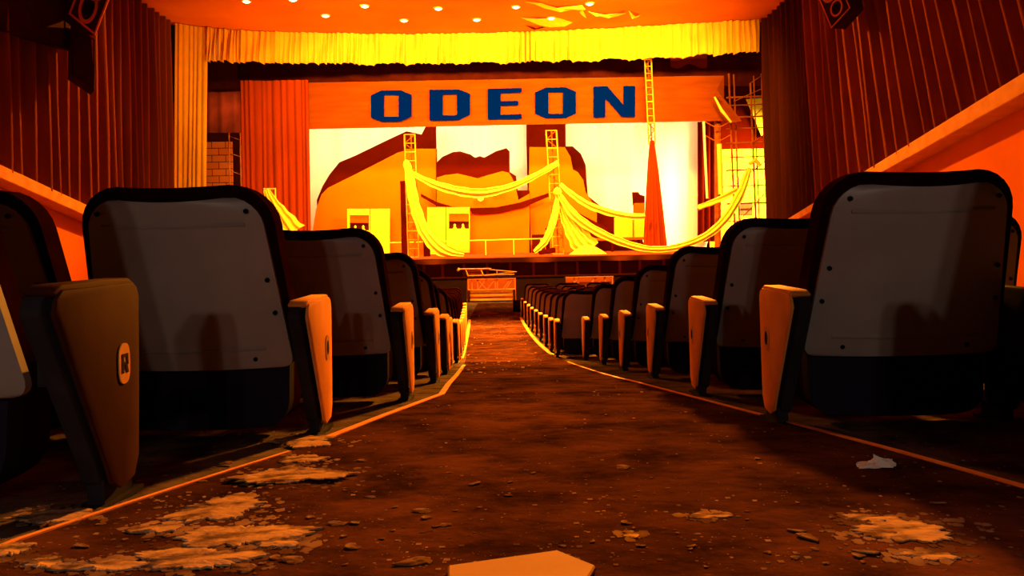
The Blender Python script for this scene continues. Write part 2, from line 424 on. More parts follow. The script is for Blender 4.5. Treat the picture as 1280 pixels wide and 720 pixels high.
def make_seat(side, detail, aisle=True, letter=False):
    """side +1: armrest on +x (left block); -1: armrest on -x (right block)"""
    root = empty('theatre_seat', (0, 0, 0), '', 'seat')
    b = MB(); slab_back(b, .205, .670, .268, .222, .075, .03, lambda s, t: curve(s), lambda s, t: curve(s) + .018, sag=.012, nu=12 if detail else 8)
    if detail:
        def ridge(pts, r): b.tube([Vector((x, back_y(z) + curve(x / .26) - .0, z)) for x, z in pts], r, 5)
        ridge([(-.185 + .037 * k, .600 - .006 * (1 - abs(k - 5) / 5)) for k in range(11)], .0055)
        ridge([(-.20 + .04 * k, .262 - .004 * (1 - abs(k - 5) / 5)) for k in range(11)], .0055)
    sh = b.build('back_shell', M['shell'], root, smooth='auto')
    if detail:
        for (x, z) in ((-.192, .632), (.192, .632), (.224, .45), (-.224, .45), (.234, .36), (-.234, .36), (.17, .232), (-.17, .232)):
            q = MB(); q.disc((x, back_y(z) + curve(x / .26) - .0035, z), (0, 1, REC), .0062, .006, 10)
            q.build('bolt', M['bolt'], sh)
    b = MB(); slab_back(b, .23, .703, .282, .246, .100, .05, lambda s, t: curve(s) + .017, lambda s, t: curve(s) + .085 + .035 * (1 - s*s) * math.sin(PI * min(1, t + .12)), sag=.008, nu=12 if detail else 8)
    b.build('back_cushion', M['velvet'], root, smooth='auto')
    # tipped-up seat: a rounded pan seen from below
    b = MB()
    zs = zlist(.035, .33, .05, .07, 3)
    def sp(u, v, off):
        z = zs[round(v * (len(zs) - 1))]; s = u * 2 - 1
        return Vector((s * hw_at(z, .035, .33, .245, .245, .05, .07), .115 + .25 * (z - .035) * .4 + off + .02 * s * s, z))
    b.slab(lambda u, v: sp(u, v, 0), lambda u, v: sp(u, v, .045), 8, len(zs) - 1)
    pan = b.build('seat_pan', M['navy'], root, smooth='auto')
    b = MB(); b.slab(lambda u, v: sp(u, v, .045), lambda u, v: sp(u, v, .13), 8, len(zs) - 1)
    b.build('seat_cushion', M['velvet'], root, smooth='auto')
    # standard with arm
    x0, x1 = side * .283, side * .333               # inner and outer face
    prof = [(-.002, .35), (.006, .373), (.026, .387), (.255, .387), (.272, .378), (.28, .36), (.275, .20), (.268, .07), (.25, .035), (.20, .028), (.165, .045), (.15, .08)]
    b = MB(); b.prism([(x0, y, z) for y, z in prof], (side * .034, 0, 0)).bevel(.006, 2)
    st = b.build('standard', M['steel'], root, smooth='auto')
    b = MB(); b.box(min(x0, x1) + .008, max(x0, x1) - .012, .17, .27, .0, .05).box(min(x0, x1) - .005, max(x0, x1) + .0, .15, .29, 0, .008)
    b.build('foot', M['steel'], root)
    b = MB(); b.box(min(x0, x0 - side * .05), max(x0, x0 - side * .05), .13, .17, .22, .26); b.build('hinge', M['steel'], root)
    if aisle:
        b = MB(); b.prism([(x1 - side * .004, y + (.004 if y < .1 else 0), z) for y, z in prof], (side * .008, 0, 0))
        b.bevel(.0035, 2)
        pn = b.build('side_panel', M['panel_shaded' if letter else 'panel'], root, smooth='auto')
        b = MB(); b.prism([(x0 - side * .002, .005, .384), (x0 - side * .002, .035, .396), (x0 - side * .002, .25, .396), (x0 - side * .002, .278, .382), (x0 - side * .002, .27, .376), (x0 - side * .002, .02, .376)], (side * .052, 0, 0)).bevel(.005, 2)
        b.build('arm_pad', M['panel_shaded' if letter else 'panel'], root, smooth='auto')
        if detail:
            xo = x1 + side * .004
            ov = [(.215 + .020 * math.copysign(abs(math.cos(a))**.7, math.cos(a)), .245 + .036 * math.copysign(abs(math.sin(a))**.7, math.sin(a))) for a in [k * PI / 10 for k in range(20)]]
            q = MB(); q.prism([(xo - side * .002, y, z) for y, z in ov], (side * .004, 0, 0))
            pl = q.build('row_plate', M['brass'], pn)
            q = MB()
            if letter:
                t = .0055; y0, y1, z0, z1 = .205, .2265, .228, .262
                # letter R seen from the aisle (reads along +y on the left block)
                X_ = xo + side * .0022
                for poly in ([(y0, z0), (y0 + t, z0), (y0 + t, z1), (y0, z1)], [(y0 + t, z1 - t), (y1, z1 - t), (y1, z1), (y0 + t, z1)],
                             [(y1 - t, .244), (y1, .244), (y1, z1 - t), (y1 - t, z1 - t)], [(y0 + t, .242), (y1, .242), (y1, .247), (y0 + t, .247)],
                             [(y1 - t, z0), (y1 + .001, z0), (y1 - t + .001, .243), (y0 + .009, .243)]):
                    q.prism([(X_, y, z) for y, z in poly], (side * .001, 0, 0))
                q.build('row_letter', M['ink'], pl)
            else:
                q.prism([(xo + side * .0022, .215 + .010 * math.cos(k * PI / 6), .245 + .020 * math.sin(k * PI / 6)) for k in range(12)], (side * .001, 0, 0))
                q.build('plate_inlay', M['ink'], pl)
    return root
ORD = ['nearest', 'second', 'third', 'fourth', 'fifth', 'sixth', 'seventh', 'eighth', 'ninth', 'tenth', 'eleventh', 'twelfth', 'thirteenth', 'fourteenth', 'fifteenth', 'sixteenth']
LX = [.70, .545, .42, .405, .43, .487, .50, .54, .585, .63, .685, .74, .79, .84, .895]
LD = [1.21, 2.1, 3.05, 4.05, 5.05, 6.05, 7.05, 8.05, 9.05, 10.05, 11.05, 12.05, 13.05, 14.05, 15.05]
RX = [.735, .72, .72, .70, .675, .625, .42, .405, .385, .35, .32, .28, .245, .20, .155]
RD = [2.1, 3.0, 4.05, 5.05, 6.05, 7.05, 8.05, 9.05, 10.05, 11.05, 12.05, 13.05, 14.05, 15.05, 16.05]
PITCH = .62
protos = {}
def seat(side, detail, aisle, letter=False):
    key = (side, detail, aisle, letter)
    if key not in protos:
        protos[key] = make_seat(side, detail, aisle, letter); return protos[key]
    return copy_tree(protos[key])
def inner_word(k): return ['', 'second', 'third', 'fourth', 'fifth', 'sixth'][k]
NL = [1, 2, 2, 1, 1, 1, 1, 1, 1, 1, 2, 2, 2, 2, 2]
NR = [2, 2, 1, 1, 1, 2, 2, 2, 3, 3, 3, 3, 3, 3, 3]
for r in range(15):
    for k in range(NL[r]):
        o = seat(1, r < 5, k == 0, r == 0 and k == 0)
        d = LD[r]
        o.location = (-LX[r] - .333 - k * PITCH, d + .015 * k, zf(d + .2) - .003)
        o.rotation_euler = (0, 0, math.radians(-1.5 * k))
        if r == 0:
            for ch in o.children:
                if ch.name.split('.')[0] in ('back_shell', 'back_cushion', 'seat_pan', 'seat_cushion'): ch.location.x -= .04 if ch.name.startswith('back_shell') else .075
        tag(o, ('tip-up theatre seat at the aisle end of the %s row on the left' if k == 0 else 'tip-up theatre seat, ' + inner_word(k) + ' from the aisle in the %s row on the left') % ORD[r], 'seat', 'tip-up seats left of the aisle')
for r in range(15):
    for k in range(NR[r]):
        o = seat(-1, r < 4, k == 0)
        d = RD[r]
        o.location = (RX[r] + .333 + k * PITCH, d - (.03 * k if r == 0 else -.01 * k), zf(d + .2) - .003)
        o.rotation_euler = (0, 0, math.radians(1.5 * k))
        tag(o, ('tip-up theatre seat at the aisle end of the %s row on the right' if k == 0 else 'tip-up theatre seat, ' + inner_word(k) + ' from the aisle in the %s row on the right') % ORD[r], 'seat', 'tip-up seats right of the aisle')

# seat just outside the frame on the right whose shadow falls on the nearest right seat
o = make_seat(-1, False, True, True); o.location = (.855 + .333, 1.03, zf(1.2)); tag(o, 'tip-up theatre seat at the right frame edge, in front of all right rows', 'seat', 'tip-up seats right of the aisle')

# ---------------------------------------------------------------- debris
def normal_at(d):
    s = (zf(d + .05) - zf(d - .05)) / .1
    return math.atan(s)
def blob(c, rx, ry, seed, th=.006, n=26, rough=.28, curl=.0):
    """thin ragged flake lying on the raked floor"""
    rnd = random.Random(seed); b = MB()
    ph = [(rnd.random() * 6.28, f, rough * (.4 + rnd.random()) * 1.5 / f ** .8) for f in (2, 3, 5, 8, 11, 15, 20, 27, 35) if f * 2 < n]
    R = []
    for k in range(n):
        a = k * 2 * PI / n
        R.append(max(.3, 1 + sum(A * math.sin(f * a + p) for p, f, A in ph) + (rnd.random() - .5) * .18))
    def V(k, t, dz):
        a = k * 2 * PI / n; x = c.x + rx * R[k] * t * math.cos(a); y = c.y + ry * R[k] * t * math.sin(a)
        return b.bm.verts.new((x, y, zf(y) + .0045 + dz + curl * max(0, t - .6)**2 * (1 + math.sin(3 * a + seed))))
    base = [V(k, 1.0, 0) for k in range(n)]
    r1 = [V(k, .98, th * .8) for k in range(n)]; r2 = [V(k, .72, th * (1 + .3 * math.sin(k * 6 * PI / n + seed))) for k in range(n)]; r3 = [V(k, .35, th * (1 + .3 * math.sin(k * 4 * PI / n + seed))) for k in range(n)]
    ctr = b.bm.verts.new((c.x, c.y, zf(c.y) + .0045 + th))
    for A, B in ((base, r1), (r1, r2), (r2, r3)):
        for k in range(n): b.face([A[k], A[(k+1) % n], B[(k+1) % n], B[k]])
    for k in range(n): b.face([r3[k], r3[(k+1) % n], ctr])
    b.face(base[::-1])
    return b
patches = [
    (365, 599, 60, 10, 'pale peeled plaster sheet beside the left edging strip end'),
    (378, 577, 24, 5, 'small tan plaster flake between the two left edging strips'),
    (383, 554, 36, 6, 'flat brown plaster sheet lying under the second left armrest'),
    (275, 639, 52, 13, 'ragged tan plaster patch right of the nearest edging strip'),
    (72, 649, 36, 9, 'rough plaster patch left of the nearest edging strip, under the seat'),
    (300, 674, 62, 15, 'largest crumbling plaster patch on the carpet at lower left'),
    (245, 703, 70, 12, 'broad plaster patch cut by the bottom edge at lower left'),
    (345, 683, 30, 6, 'narrow plaster flake at the right side of the largest patch'),
    (14, 692, 22, 8, 'plaster patch in the bottom left corner by the frame edge'),
    (55, 709, 22, 6, 'round plaster flake near the bottom left corner'),
    (125, 713, 48, 7, 'long thin plaster patch along the bottom edge at left'),
    (200, 665, 26, 6, 'thin plaster flake left of the largest patch'),
    (1128, 668, 58, 13, 'crumbled plaster patch on the carpet at lower right'),
    (1085, 652, 28, 5, 'thin plaster flake above the crumbled patch at lower right'),
    (1160, 700, 34, 5, 'flat plaster flake below the crumbled patch at lower right'),
    (885, 649, 22, 4, 'thin tan plaster flake on the carpet right of centre'),
    (788, 673, 11, 4, 'small pale oval flake on the carpet near the tan board'),
]
for i, (x, y, rx, ry, lab) in enumerate(patches):
    c = PF(x, y); mx = abs(PF(x + rx, y).x - c.x); my = abs(PF(x, y - ry).y - c.y)
    o = recentre(blob(c, mx, my, i + 3, th=.0032 if i < 12 else .002, curl=.02 if i < 1 else .0, n=110, rough=.22).build('plaster_patch', M['plaster']))
    tag(o, lab, 'plaster', 'large pieces of fallen plaster')
# loose chips
rnd = random.Random(21)
chips = []
for i in range(4):
    o = blob(Vector((0, 5, 0)), .019, .014, 50 + i, th=.0022, n=11).build('plaster_chip', M['chip'])
    z0 = zf(5); o.data.transform(Matrix.Translation((0, -5, -z0 - .0045))); chips.append(o)
spots = []
while len(spots) < 110:
    t = rnd.random()
    if t < .45: x, y = rnd.gauss(300, 150), rnd.uniform(575, 716)
    elif t < .75: x, y = rnd.gauss(1040, 150), rnd.uniform(550, 716)
    else: x, y = rnd.uniform(420, 900), rnd.uniform(470, 716)
    if not (5 < x < 1275): continue
    p = PF(x, y)
    if p.x < -LX[0] - .0 and y < 640: continue
    if p.x > interp(RK, p.y) + .25 : continue
    spots.append(p)
for i, p in enumerate(spots):
    o = chips[i] if i < 4 else chips[i % 4].copy()
    if i >= 4: COL.objects.link(o)
    s = .22 + .78 * rnd.random() ** 3
    o.scale = (s, s, s); o.location = (p.x, p.y, zf(p.y) + .005); o.rotation_euler = (Matrix.Rotation(normal_at(p.y), 3, 'X') @ Matrix.Rotation(rnd.random() * 6.28, 3, 'Z')).to_euler()
    tag(o, 'small tan plaster chip lying loose on the aisle floor', 'plaster chip', 'loose plaster chips on the floor')
# grit too fine to count
b = MB()
for (x, y, rx, ry, _) in patches:
    for q in range(int(26 * (rx * ry) ** .35 / 3)):
        a = rnd.random() * 6.28; k = 1.0 + .9 * rnd.random() ** 1.5
        p = PF(x + rx * k * math.cos(a), min(y + ry * k * math.sin(a), 725)); s = .0015 + .006 * rnd.random() ** 2; z = zf(p.y) + .004
        m = rnd.randint(5, 7); a0 = rnd.random() * 6
        b.prism([(p.x + s * 1.5 * (.6 + .6 * rnd.random()) * math.cos(a0 + j * 2 * PI / m), p.y + s * 1.5 * (.6 + .6 * rnd.random()) * math.sin(a0 + j * 2 * PI / m), z) for j in range(m)], (0, 0, .0012))
for i in range(2600):
    t = rnd.random()
    x, y = (rnd.uniform(0, 1280), 440 + 278 * rnd.random() ** .8) if t < .7 else (rnd.gauss(560, 260), rnd.uniform(480, 716))
    if not (0 < x < 1280): continue
    p = PF(x, y)
    if p.x < interp(LK, p.y) - .3 or p.x > interp(RK, p.y) + .3: continue
    s = .0007 + .0030 * rnd.random() ** 5; s *= max(1, p.y / 2.0)
    z = zf(p.y) + .004
    b.box(p.x - s * (.6 + rnd.random()), p.x + s, p.y - s, p.y + s * (.5 + rnd.random()), z, z + s * .35)
o = recentre(b.build('floor_grit', M['chip'])); tag(o, 'fine pale grit and crumbs strewn over the aisle carpet', 'grit', kind='stuff')
# far grit
b = MB()
for i in range(160):
    x, y = rnd.uniform(575, 680), rnd.uniform(385, 470); p = PF(x, y)
    if p.x < interp(LK, p.y) or p.x > interp(RK, p.y): continue
    s = .004 + .010 * rnd.random() ** 2; z = zf(p.y) + .004
    b.box(p.x - s, p.x + s, p.y - s * 2, p.y + s * 2, z, z + .006)
o = recentre(b.build('floor_grit', M['chip'])); tag(o, 'scattered litter crumbs on the far end of the aisle', 'grit', kind='stuff')
# crumpled paper
c = PF(1092, 586); b = MB(); rp = random.Random(4)
def crump(u, v):
    a = u * 2 * PI; e = v * PI / 2
    r = 1 + .25 * math.sin(3 * a + 2) + .2 * math.sin(7 * a) + .35 * (rp.random() - .5)
    return Vector((c.x + .034 * r * math.cos(a) * math.cos(e), c.y + .018 * r * math.sin(a) * math.cos(e), zf(c.y) + .004 + (.006 + .011 * max(0, math.cos(a - .3)) * (.6 + .8 * rp.random()) + .007 * rp.random()) * math.sin(e)))
b.grid(crump, 18, 5); bmesh.ops.remove_doubles(b.bm, verts=b.bm.verts, dist=.0008)
tag(recentre(b.build('crumpled_paper', M['paper'])), 'crumpled white paper scrap on the carpet by the right edging strip', 'paper')
# tan board at the bottom edge
q = [PF(560, 719), PF(697, 699), PF(745, 719), PF(720, 760), PF(560, 760)]
b = MB(); b.prism([Vector((p.x, p.y, zf(p.y) + .004)) for p in q], (0, 0, .008)).bevel(.002, 1)
tag(recentre(b.build('floor_board', M['board'])), 'flat tan board corner lying on the carpet at the bottom edge', 'board')

# ------------------------------------------------------------------ stage
ZS = P(640, 321, 21.5).z                            # stage floor height
b = MB(); b.box(XL, XR, 21.5, 31, ZS - .13, ZS); tag(b.build('floor_stage', M['wood']), kind='structure')
# stage front: boarded panel with upright battens
sf = empty('stage_apron', (0, 21.75, 0), 'dark red boarded stage apron with upright battens under the stage edge', 'stage apron')
b = MB(); b.box(XL, XR, 21.75, 21.85, 0, ZS - .13); under(b.build('panel', M['darkwood']), sf)
for x in (553, 580, 609, 638, 667, 695, 722, 749, 775, 800, 830, 860, 530, 505):
    X = P(x, 337, 21.7).x
    b = MB(); b.box(X - .035, X + .035, 21.70, 21.75, 0, ZS - .13); under(b.build('batten', M['wood']), sf)
b = MB(); b.box(XL, XR, 21.40, 21.5, ZS - .16, ZS - .02).bevel(.02, 2); under(b.build('nosing', M['nosing']), sf)

# pit barrier
DB = 20.4
def bz(x, y): return P(x, y, DB)
br = empty('pit_barrier', (bz(560, 378).x, DB, 0), 'black boarded barrier left of the aisle gap, before the stage', 'barrier')
zt = bz(640, 345).z
xl0, xl1 = -6.5, bz(583, 360).x; xr0 = bz(645, 360).x; g0, g1 = bz(707, 352).x, bz(768, 352).x
b = MB(); b.box(xl0, xl1, DB, DB + .06, 0, zt - .05); under(b.build('board', M['pitblack']), br)
b = MB(); b.box(xl0, xr0, DB - .02, DB + .10, zt - .05, zt).bevel(.01, 1); under(b.build('rail', M['nosing']), br)
br = empty('pit_barrier', (bz(680, 378).x, DB, 0), 'black boarded barrier right of the aisle gap, with an open lattice bay', 'barrier')
b = MB(); b.box(xr0, g0, DB, DB + .06, 0, zt - .05).box(g1, 6.5, DB, DB + .06, 0, zt - .05).box(g0, g1, DB, DB + .06, 0, zt - .40); under(b.build('board', M['pitblack']), br)
b = MB(); b.box(xr0, 6.5, DB - .02, DB + .10, zt - .05, zt).bevel(.01, 1); under(b.build('rail', M['nosing']), br)
# steel frames standing in the pit behind the gap
def frame_thing(name, x0, x1, zb, zt_, d, label, bars, r=.016):
    t = empty(name, ((x0 + x1) / 2, d, 0), label, 'steel frame')
    b = MB(); b.box(x0, x1, d - .02, d + .02, zb, zb + .05); under(b.build('bottom_rail', M['trestle']), t)
    b = MB(); b.box(x0, x1, d - .02, d + .02, zt_ - .035, zt_); under(b.build('top_rail', M['trestle']), t)
    for fx in (0, 1):
        X = x0 + (x1 - x0) * fx
        b = MB(); b.tube([(X, d, 0), (X, d, zt_)], .02); under(b.build('post', M['trestle']), t)
    for (a, za, c, zc) in bars:
        b = MB(); b.tube([(x0 + (x1 - x0) * a, d + .02, zb + (zt_ - zb) * za), (x0 + (x1 - x0) * c, d + .02, zb + (zt_ - zb) * zc)], r); under(b.build('brace', M['trestle']), t)
    return t
X0, X1 = xl1 + .02, xr0 - .02
frame_thing('trestle_frame', X0, X1, .22, zt - .06, DB + .5, 'orange braced steel frame standing in the gap of the black barrier',
            [(.08, 0, .08, 1), (.2, 0, .2, 1), (.15, 0, .42, 1), (.2, .9, .42, .1), (.35, 0, .55, .8), (.58, 0, .58, 1), (.62, 0, .62, 1), (.7, 0, .9, .9), (.75, .0, .95, .9)])
tb = empty('timber_stack', ((X0 + X1) / 2, DB + .2, 0), 'pale timber lengths stacked on the floor in the barrier gap', 'timber')
for (y, z0_, z1_) in ((.12, .03, .08), (.18, .14, .20), (.3, .24, .32)):
    b = MB(); b.box(X0, X1, DB + y, DB + y + .12, z0_, z1_).bevel(.008, 1); under(b.build('plank', M['truss']), tb)
b = MB(); b.box(X0, X0 + .06, DB + .12, DB + .4, 0, .30).box(X1 - .06, X1, DB + .12, DB + .4, 0, .30); under(b.build('bearer', M['darkwood']), tb)
bk = MB(); bk.box(X0, X1, DB + .75, DB + .80, 0, zt - .1); tag(recentre(bk.build('pit_screen', M['wood'])), 'dull red board behind the braced steel frame in the gap', 'board')
# tilted frame lying on the rail
lf = empty('lying_frame', (bz(605, 344).x, DB + .05, zt), 'bright orange narrow steel frame lying on the barrier rail over the gap', 'steel frame')
def bar(name, p, q, r, mt=M['truss']):
    b = MB(); b.tube([p, q], r); return under(b.build(name, mt), lf)
dd = DB + .06
bar('top_bar', P(573, 336.5, dd), P(614, 336, dd), .022); bar('top_bar', P(611, 337, dd), P(646, 340, dd), .016)
bar('bottom_bar', P(585, 345.0, dd), P(643, 343, dd), .016); bar('cross_bar', P(582, 336.5, dd), P(585, 345, dd), .018); bar('cross_bar', P(601, 336.5, dd), P(604, 344, dd), .018)
bar('cross_bar', P(621, 338, dd), P(621.5, 343.5, dd), .012); bar('end_knob', P(572, 336, dd), P(574, 338, dd), .05); bar('diagonal_bar', P(605, 344, dd), P(645, 340, dd), .012)
b = MB(); b.prism([P(585, 338.5, dd + .05), P(601, 338, dd + .05), P(603, 343.5, dd + .05), P(586, 344, dd + .05)], (0, .01, 0)); under(b.build('board', M['wood']), lf)
frame_thing('trestle_frame', g0, g1, zt - .36, zt - .06, DB + .4, 'orange lattice steel frame seen through the right barrier bay',
            [(.1, 0, .35, 1), (.2, 0, .2, 1), (.45, 0, .7, 1), (.6, 0, .6, 1), (.8, 1, .95, 0), (.85, 0, .85, 1)], .012)
bk = MB(); bk.box(g0, g1, DB + .6, DB + .64, zt - .22, zt - .06); tag(recentre(bk.build('pit_screen', M['wood'])), 'narrow orange board behind the right barrier lattice', 'board')
b = MB(); c = P(646, 386, 17.6); b.tube([(c.x - .08, c.y, .13), (c.x + .08, c.y, .13)], [.12, .13], 16); 
o = recentre(b.build('cushion_roll', M['velvet'], smooth='auto')); tag(o, 'dark round roll on the floor at the far right aisle end', 'roll')

# cloth helpers ---------------------------------------------------------
def drape(name, m, top, bottom, pleats, amp, label, cat='curtain', seed=1, jag=0.0, thick=None, group=None, nz=10):
    """pleated cloth hung between two sampled paths of world points"""
    rnd = random.Random(seed); top = spline(top, 12); bottom = spline(bottom, 12)
    n = pleats * 8
    ws = [0]
    for i in range(pleats): ws.append(ws[-1] + .6 + .8 * rnd.random())
    ws = [w / ws[-1] for w in ws]; amps = [.5 + rnd.random() for _ in range(pleats)]; jg = [rnd.random() for _ in range(pleats + 1)]
    def along(path, t):
        f = t * (len(path) - 1); i = min(int(f), len(path) - 2); return path[i] + (path[i+1] - path[i]) * (f - i)
    def fn(u, v):
        k = 0
        while k < pleats - 1 and ws[k+1] < u: k += 1
        ph = (u - ws[k]) / (ws[k+1] - ws[k])
        a, c = along(top, u), along(bottom, u)
        p = a + (c - a) * v
        p.z += jag * (jg[k] * (1 - ph) + jg[k+1] * ph) * v
        p.y -= amp * amps[k] * math.sin(PI * ph) ** 1.0 * (.55 + .45 * v) + .2 * amp * math.sin(v * 4 + k)
        return p
    b = MB(); b.grid(fn, n, nz)
    o = recentre(b.build(name, m, smooth=True)); return tag(o, label, cat, group)
DV = lambda x: 0
def arc(pix, Z=None): return [PZ(x, y, ZC - .02) + Vector((0, .05, 0)) for x, y in pix]
vt = [(258, 34), (300, 38), (400, 41), (500, 42.5), (600, 41), (700, 38), (830, 31), (950, 24.5)]
vtop = arc(vt)
vb = {258: 79, 300: 80.5, 400: 82, 500: 83, 600: 82, 700: 79.5, 830: 75, 950: 68}
vbot = [P(x, vb[x], t.y) for (x, _), t in zip(vt, vtop)]
drape('valance', M['valance'], vtop, vbot, 96, .17, 'golden pleated valance hanging along the ceiling edge above the stage', seed=2, jag=.10)
ltop = arc([(218, 28.5), (240, 32), (259, 34)]); lbot = [P(218, 305, 22.35), P(238, 305, 22.5), P(257, 305, 22.6)]
for p in lbot: p.z = ZS
drape('leg_curtain', M['valance'], ltop, lbot, 7, .10, 'bright orange leg curtain hanging left of the stage opening', seed=4)
# header cloth with its torn right end
DH = 24.5
hd = [P(384, 103, DH), P(520, 101.5, DH), P(700, 98.5, DH), P(860, 95, DH), P(906, 94, DH), P(899, 108, DH), P(893, 120, DH), P(903, 134, DH), P(915, 152, DH), P(884, 150.5, DH), P(700, 155, DH), P(540, 158, DH), P(384, 161, DH)]
def hd_fn(u, v):
    x = 380 + (905 - 380) * u; yt = 103.5 - 9 * u; yb = 161.5 - 10.5 * u
    p = P(x, yt + (yb - yt) * v, DH)
    p.y -= .02 * math.sin(u * 9 + v * 3) * v + .008 * math.sin(v * 14 + u * 22) + .008 * math.sin(u * 70)
    return p
b = MB(); b.grid(hd_fn, 90, 12)
hdr = tag(recentre(b.build('header_cloth', M['header'], smooth=True)), 'wide orange header cloth carrying the blue sign letters', 'cloth')
b = MB()
fl = [P(905, 94.5, DH - .1), P(896, 112, DH - .2), P(893, 120, DH - .3), P(903, 122, DH - .35), P(914, 134, DH - .3), P(927, 151, DH - .2), P(917, 153, DH - .1), P(905, 150, DH), P(903, 120, DH)]
b.prism(fl, (0, .02, 0)); flp = b.build('torn_flap', M['header']); flp.parent = hdr; flp.data.transform(Matrix.Translation(-hdr.location))
b = MB(); b.tube([P(893, 121, DH - .4), P(902, 138, DH - .4), P(914, 153, DH - .4)], [.03, .05, .03], 6); e = b.build('torn_edge', M['sheet']); e.parent = hdr; e.data.transform(Matrix.Translation(-hdr.location))
# letters
DT = DH - .075
sg = empty('letter_sign', P(630, 150, DT), 'row of five navy block capitals fixed across the orange header cloth', 'sign')
def pxl(pts): return [P(x, y, DT) for x, y in pts]
def zz(pts, ox, oy, k): return [(ox + x / k, oy + y / k) for x, y in pts]
K1, K2 = 7.111, 5.818
def letter_ring(outer, inner):
    b = MB(); b.loopprism(pxl(outer), pxl(inner), (0, .02, 0)); return under(b.build('letter', M['letter']), sg)
O1 = zz([(97, 208), (190, 163), (365, 163), (457, 203), (457, 395), (362, 437), (190, 439), (97, 402)], 450, 90, K1)
I1 = zz([(213, 205), (213, 205), (343, 205), (343, 205), (343, 390), (343, 390), (213, 400), (213, 400)], 450, 90, K1)
def ring8(outer, ix0, ix1, iy0, iy1):
    eps = .35
    inner = [(ix0, iy0 + eps), (ix0 + eps, iy0), (ix1 - eps, iy0), (ix1, iy0 + eps), (ix1, iy1 - eps), (ix1 - eps, iy1), (ix0 + eps, iy1), (ix0, iy1 - eps)]
    return letter_ring(outer, inner)
ring8(O1, 450 + 213 / K1, 450 + 343 / K1, 90 + 205 / K1, 90 + 397 / K1)
D1 = zz([(617, 157), (640, 157), (880, 155), (977, 193), (977, 380), (882, 426), (640, 430), (617, 430)], 450, 90, K1)
ring8(D1, 450 + 734 / K1, 450 + 862 / K1, 90 + 198 / K1, 90 + 384 / K1)
E1 = zz([(57, 122), (303, 115), (303, 148), (150, 155), (150, 211), (279, 209), (279, 241), (150, 245), (150, 310), (303, 305), (303, 340), (57, 344)], 600, 90, K2)
b = MB(); b.prism(pxl(E1), (0, .02, 0)); under(b.build('letter', M['letter']), sg)
O2 = zz([(402, 148), (478, 113), (622, 110), (698, 143), (698, 300), (625, 333), (478, 336), (402, 302)], 600, 90, K2)
ring8(O2, 600 + 498 / K2, 600 + 604 / K2, 90 + 146 / K2, 90 + 303 / K2)
N1 = zz([(827, 105), (925, 103), (1044, 240), (1044, 102), (1129, 101), (1129, 325), (1032, 326), (912, 192), (912, 328), (827, 330)], 600, 90, K2)
b = MB(); b.prism(pxl(N1), (0, .02, 0)); under(b.build('letter', M['letter']), sg)

# dark border above and behind the header
b = MB()
b.grid(lambda u, v: P(255 + 700 * u, 40 + 75 * v - 8 * u, 25.0) + Vector((0, .04 * math.sin(u * 60), 0)), 60, 4)
tag(recentre(b.build('border_cloth', M['black'])), 'black border cloth in the gap between valance and header', 'cloth')
b = MB(); b.grid(lambda u, v: P(838 + 46 * u, 68 + (15 + 3 * math.sin(u * 9)) * v, 24.85), 10, 4)
tag(recentre(b.build('cloth_remnant', M['header'])), 'small orange cloth remnant hanging in the dark gap at upper right', 'cloth')
# red drape at the left
dt = [P(300, 101, 24.3), P(340, 101, 24.35), P(385, 100, 24.4)]; db = [Vector((p.x, p.y, ZS)) for p in dt]
drape('stage_drape', M['redcloth'], dt, db, 12, .09, 'red pleated drape hanging left of the white backcloth', seed=9)
# left wing
b = MB(); b.grid(lambda u, v: P(250 + 52 * u, 96 + 70 * v, 26) + Vector((0, .05 * math.sin(u * 20), 0)), 20, 3); tag(recentre(b.build('wing_cloth', M['black'])), 'dark cloth hanging in the left wing above the block wall', 'cloth')
b = MB(); a, c = P(240, 178, 29), P(289, 178, 29); b.box(a.x, c.x, 29, 29.15, ZS, a.z); o = recentre(b.build('block_wall', M['block'])); tag(o, 'rust coloured block wall seen in the left wing', 'wall')
b = MB(); a, c = P(200, 60, 30), P(400, 60, 30); b.box(a.x, c.x, 30.2, 30.3, ZS, 7); tag(recentre(b.build('wing_backing', M['black'])), 'black backing behind the left wing wall', 'cloth')
ld = empty('wing_ladder', (P(292, 230, 26.5).x, 26.5, ZS), 'thin steel ladder frame in the left wing beside the red drape', 'ladder')
for x in (286, 300): 
    p = P(x, 163, 26.5); b = MB(); b.tube([(p.x, 26.5, ZS), p], .025); under(b.build('rail', M['pipe']), ld)
for y in (170, 191, 213, 235):
    b = MB(); b.tube([P(286, y, 26.5), P(300, y + 5, 26.5)], .014); under(b.build('rung', M['pipe']), ld)
b = MB(); b.tube([P(285, 100, 26.4), P(284, 165, 26.4)], .015); tag(recentre(b.build('hanging_rope', M['redcloth'])), 'thin rope hanging in the left wing above the ladder', 'rope')

# backcloth
DC = 28.6
def cyc_fn(u, v):
    x = 370 + 512 * u; p0 = P(x, 140, DC)
    q = Vector((p0.x, DC + .04 * math.sin(u * 90) + .03 * math.sin(u * 37), p0.z + (ZS - p0.z) * v))
    if u > .97: q.x += .10 * math.sin(v * 23) * v
    return q
b = MB(); b.grid(cyc_fn, 120, 8)
tag(recentre(b.build('backcloth', M['cyc'], smooth=True)), 'bright white backcloth filling the rear of the stage', 'cloth')

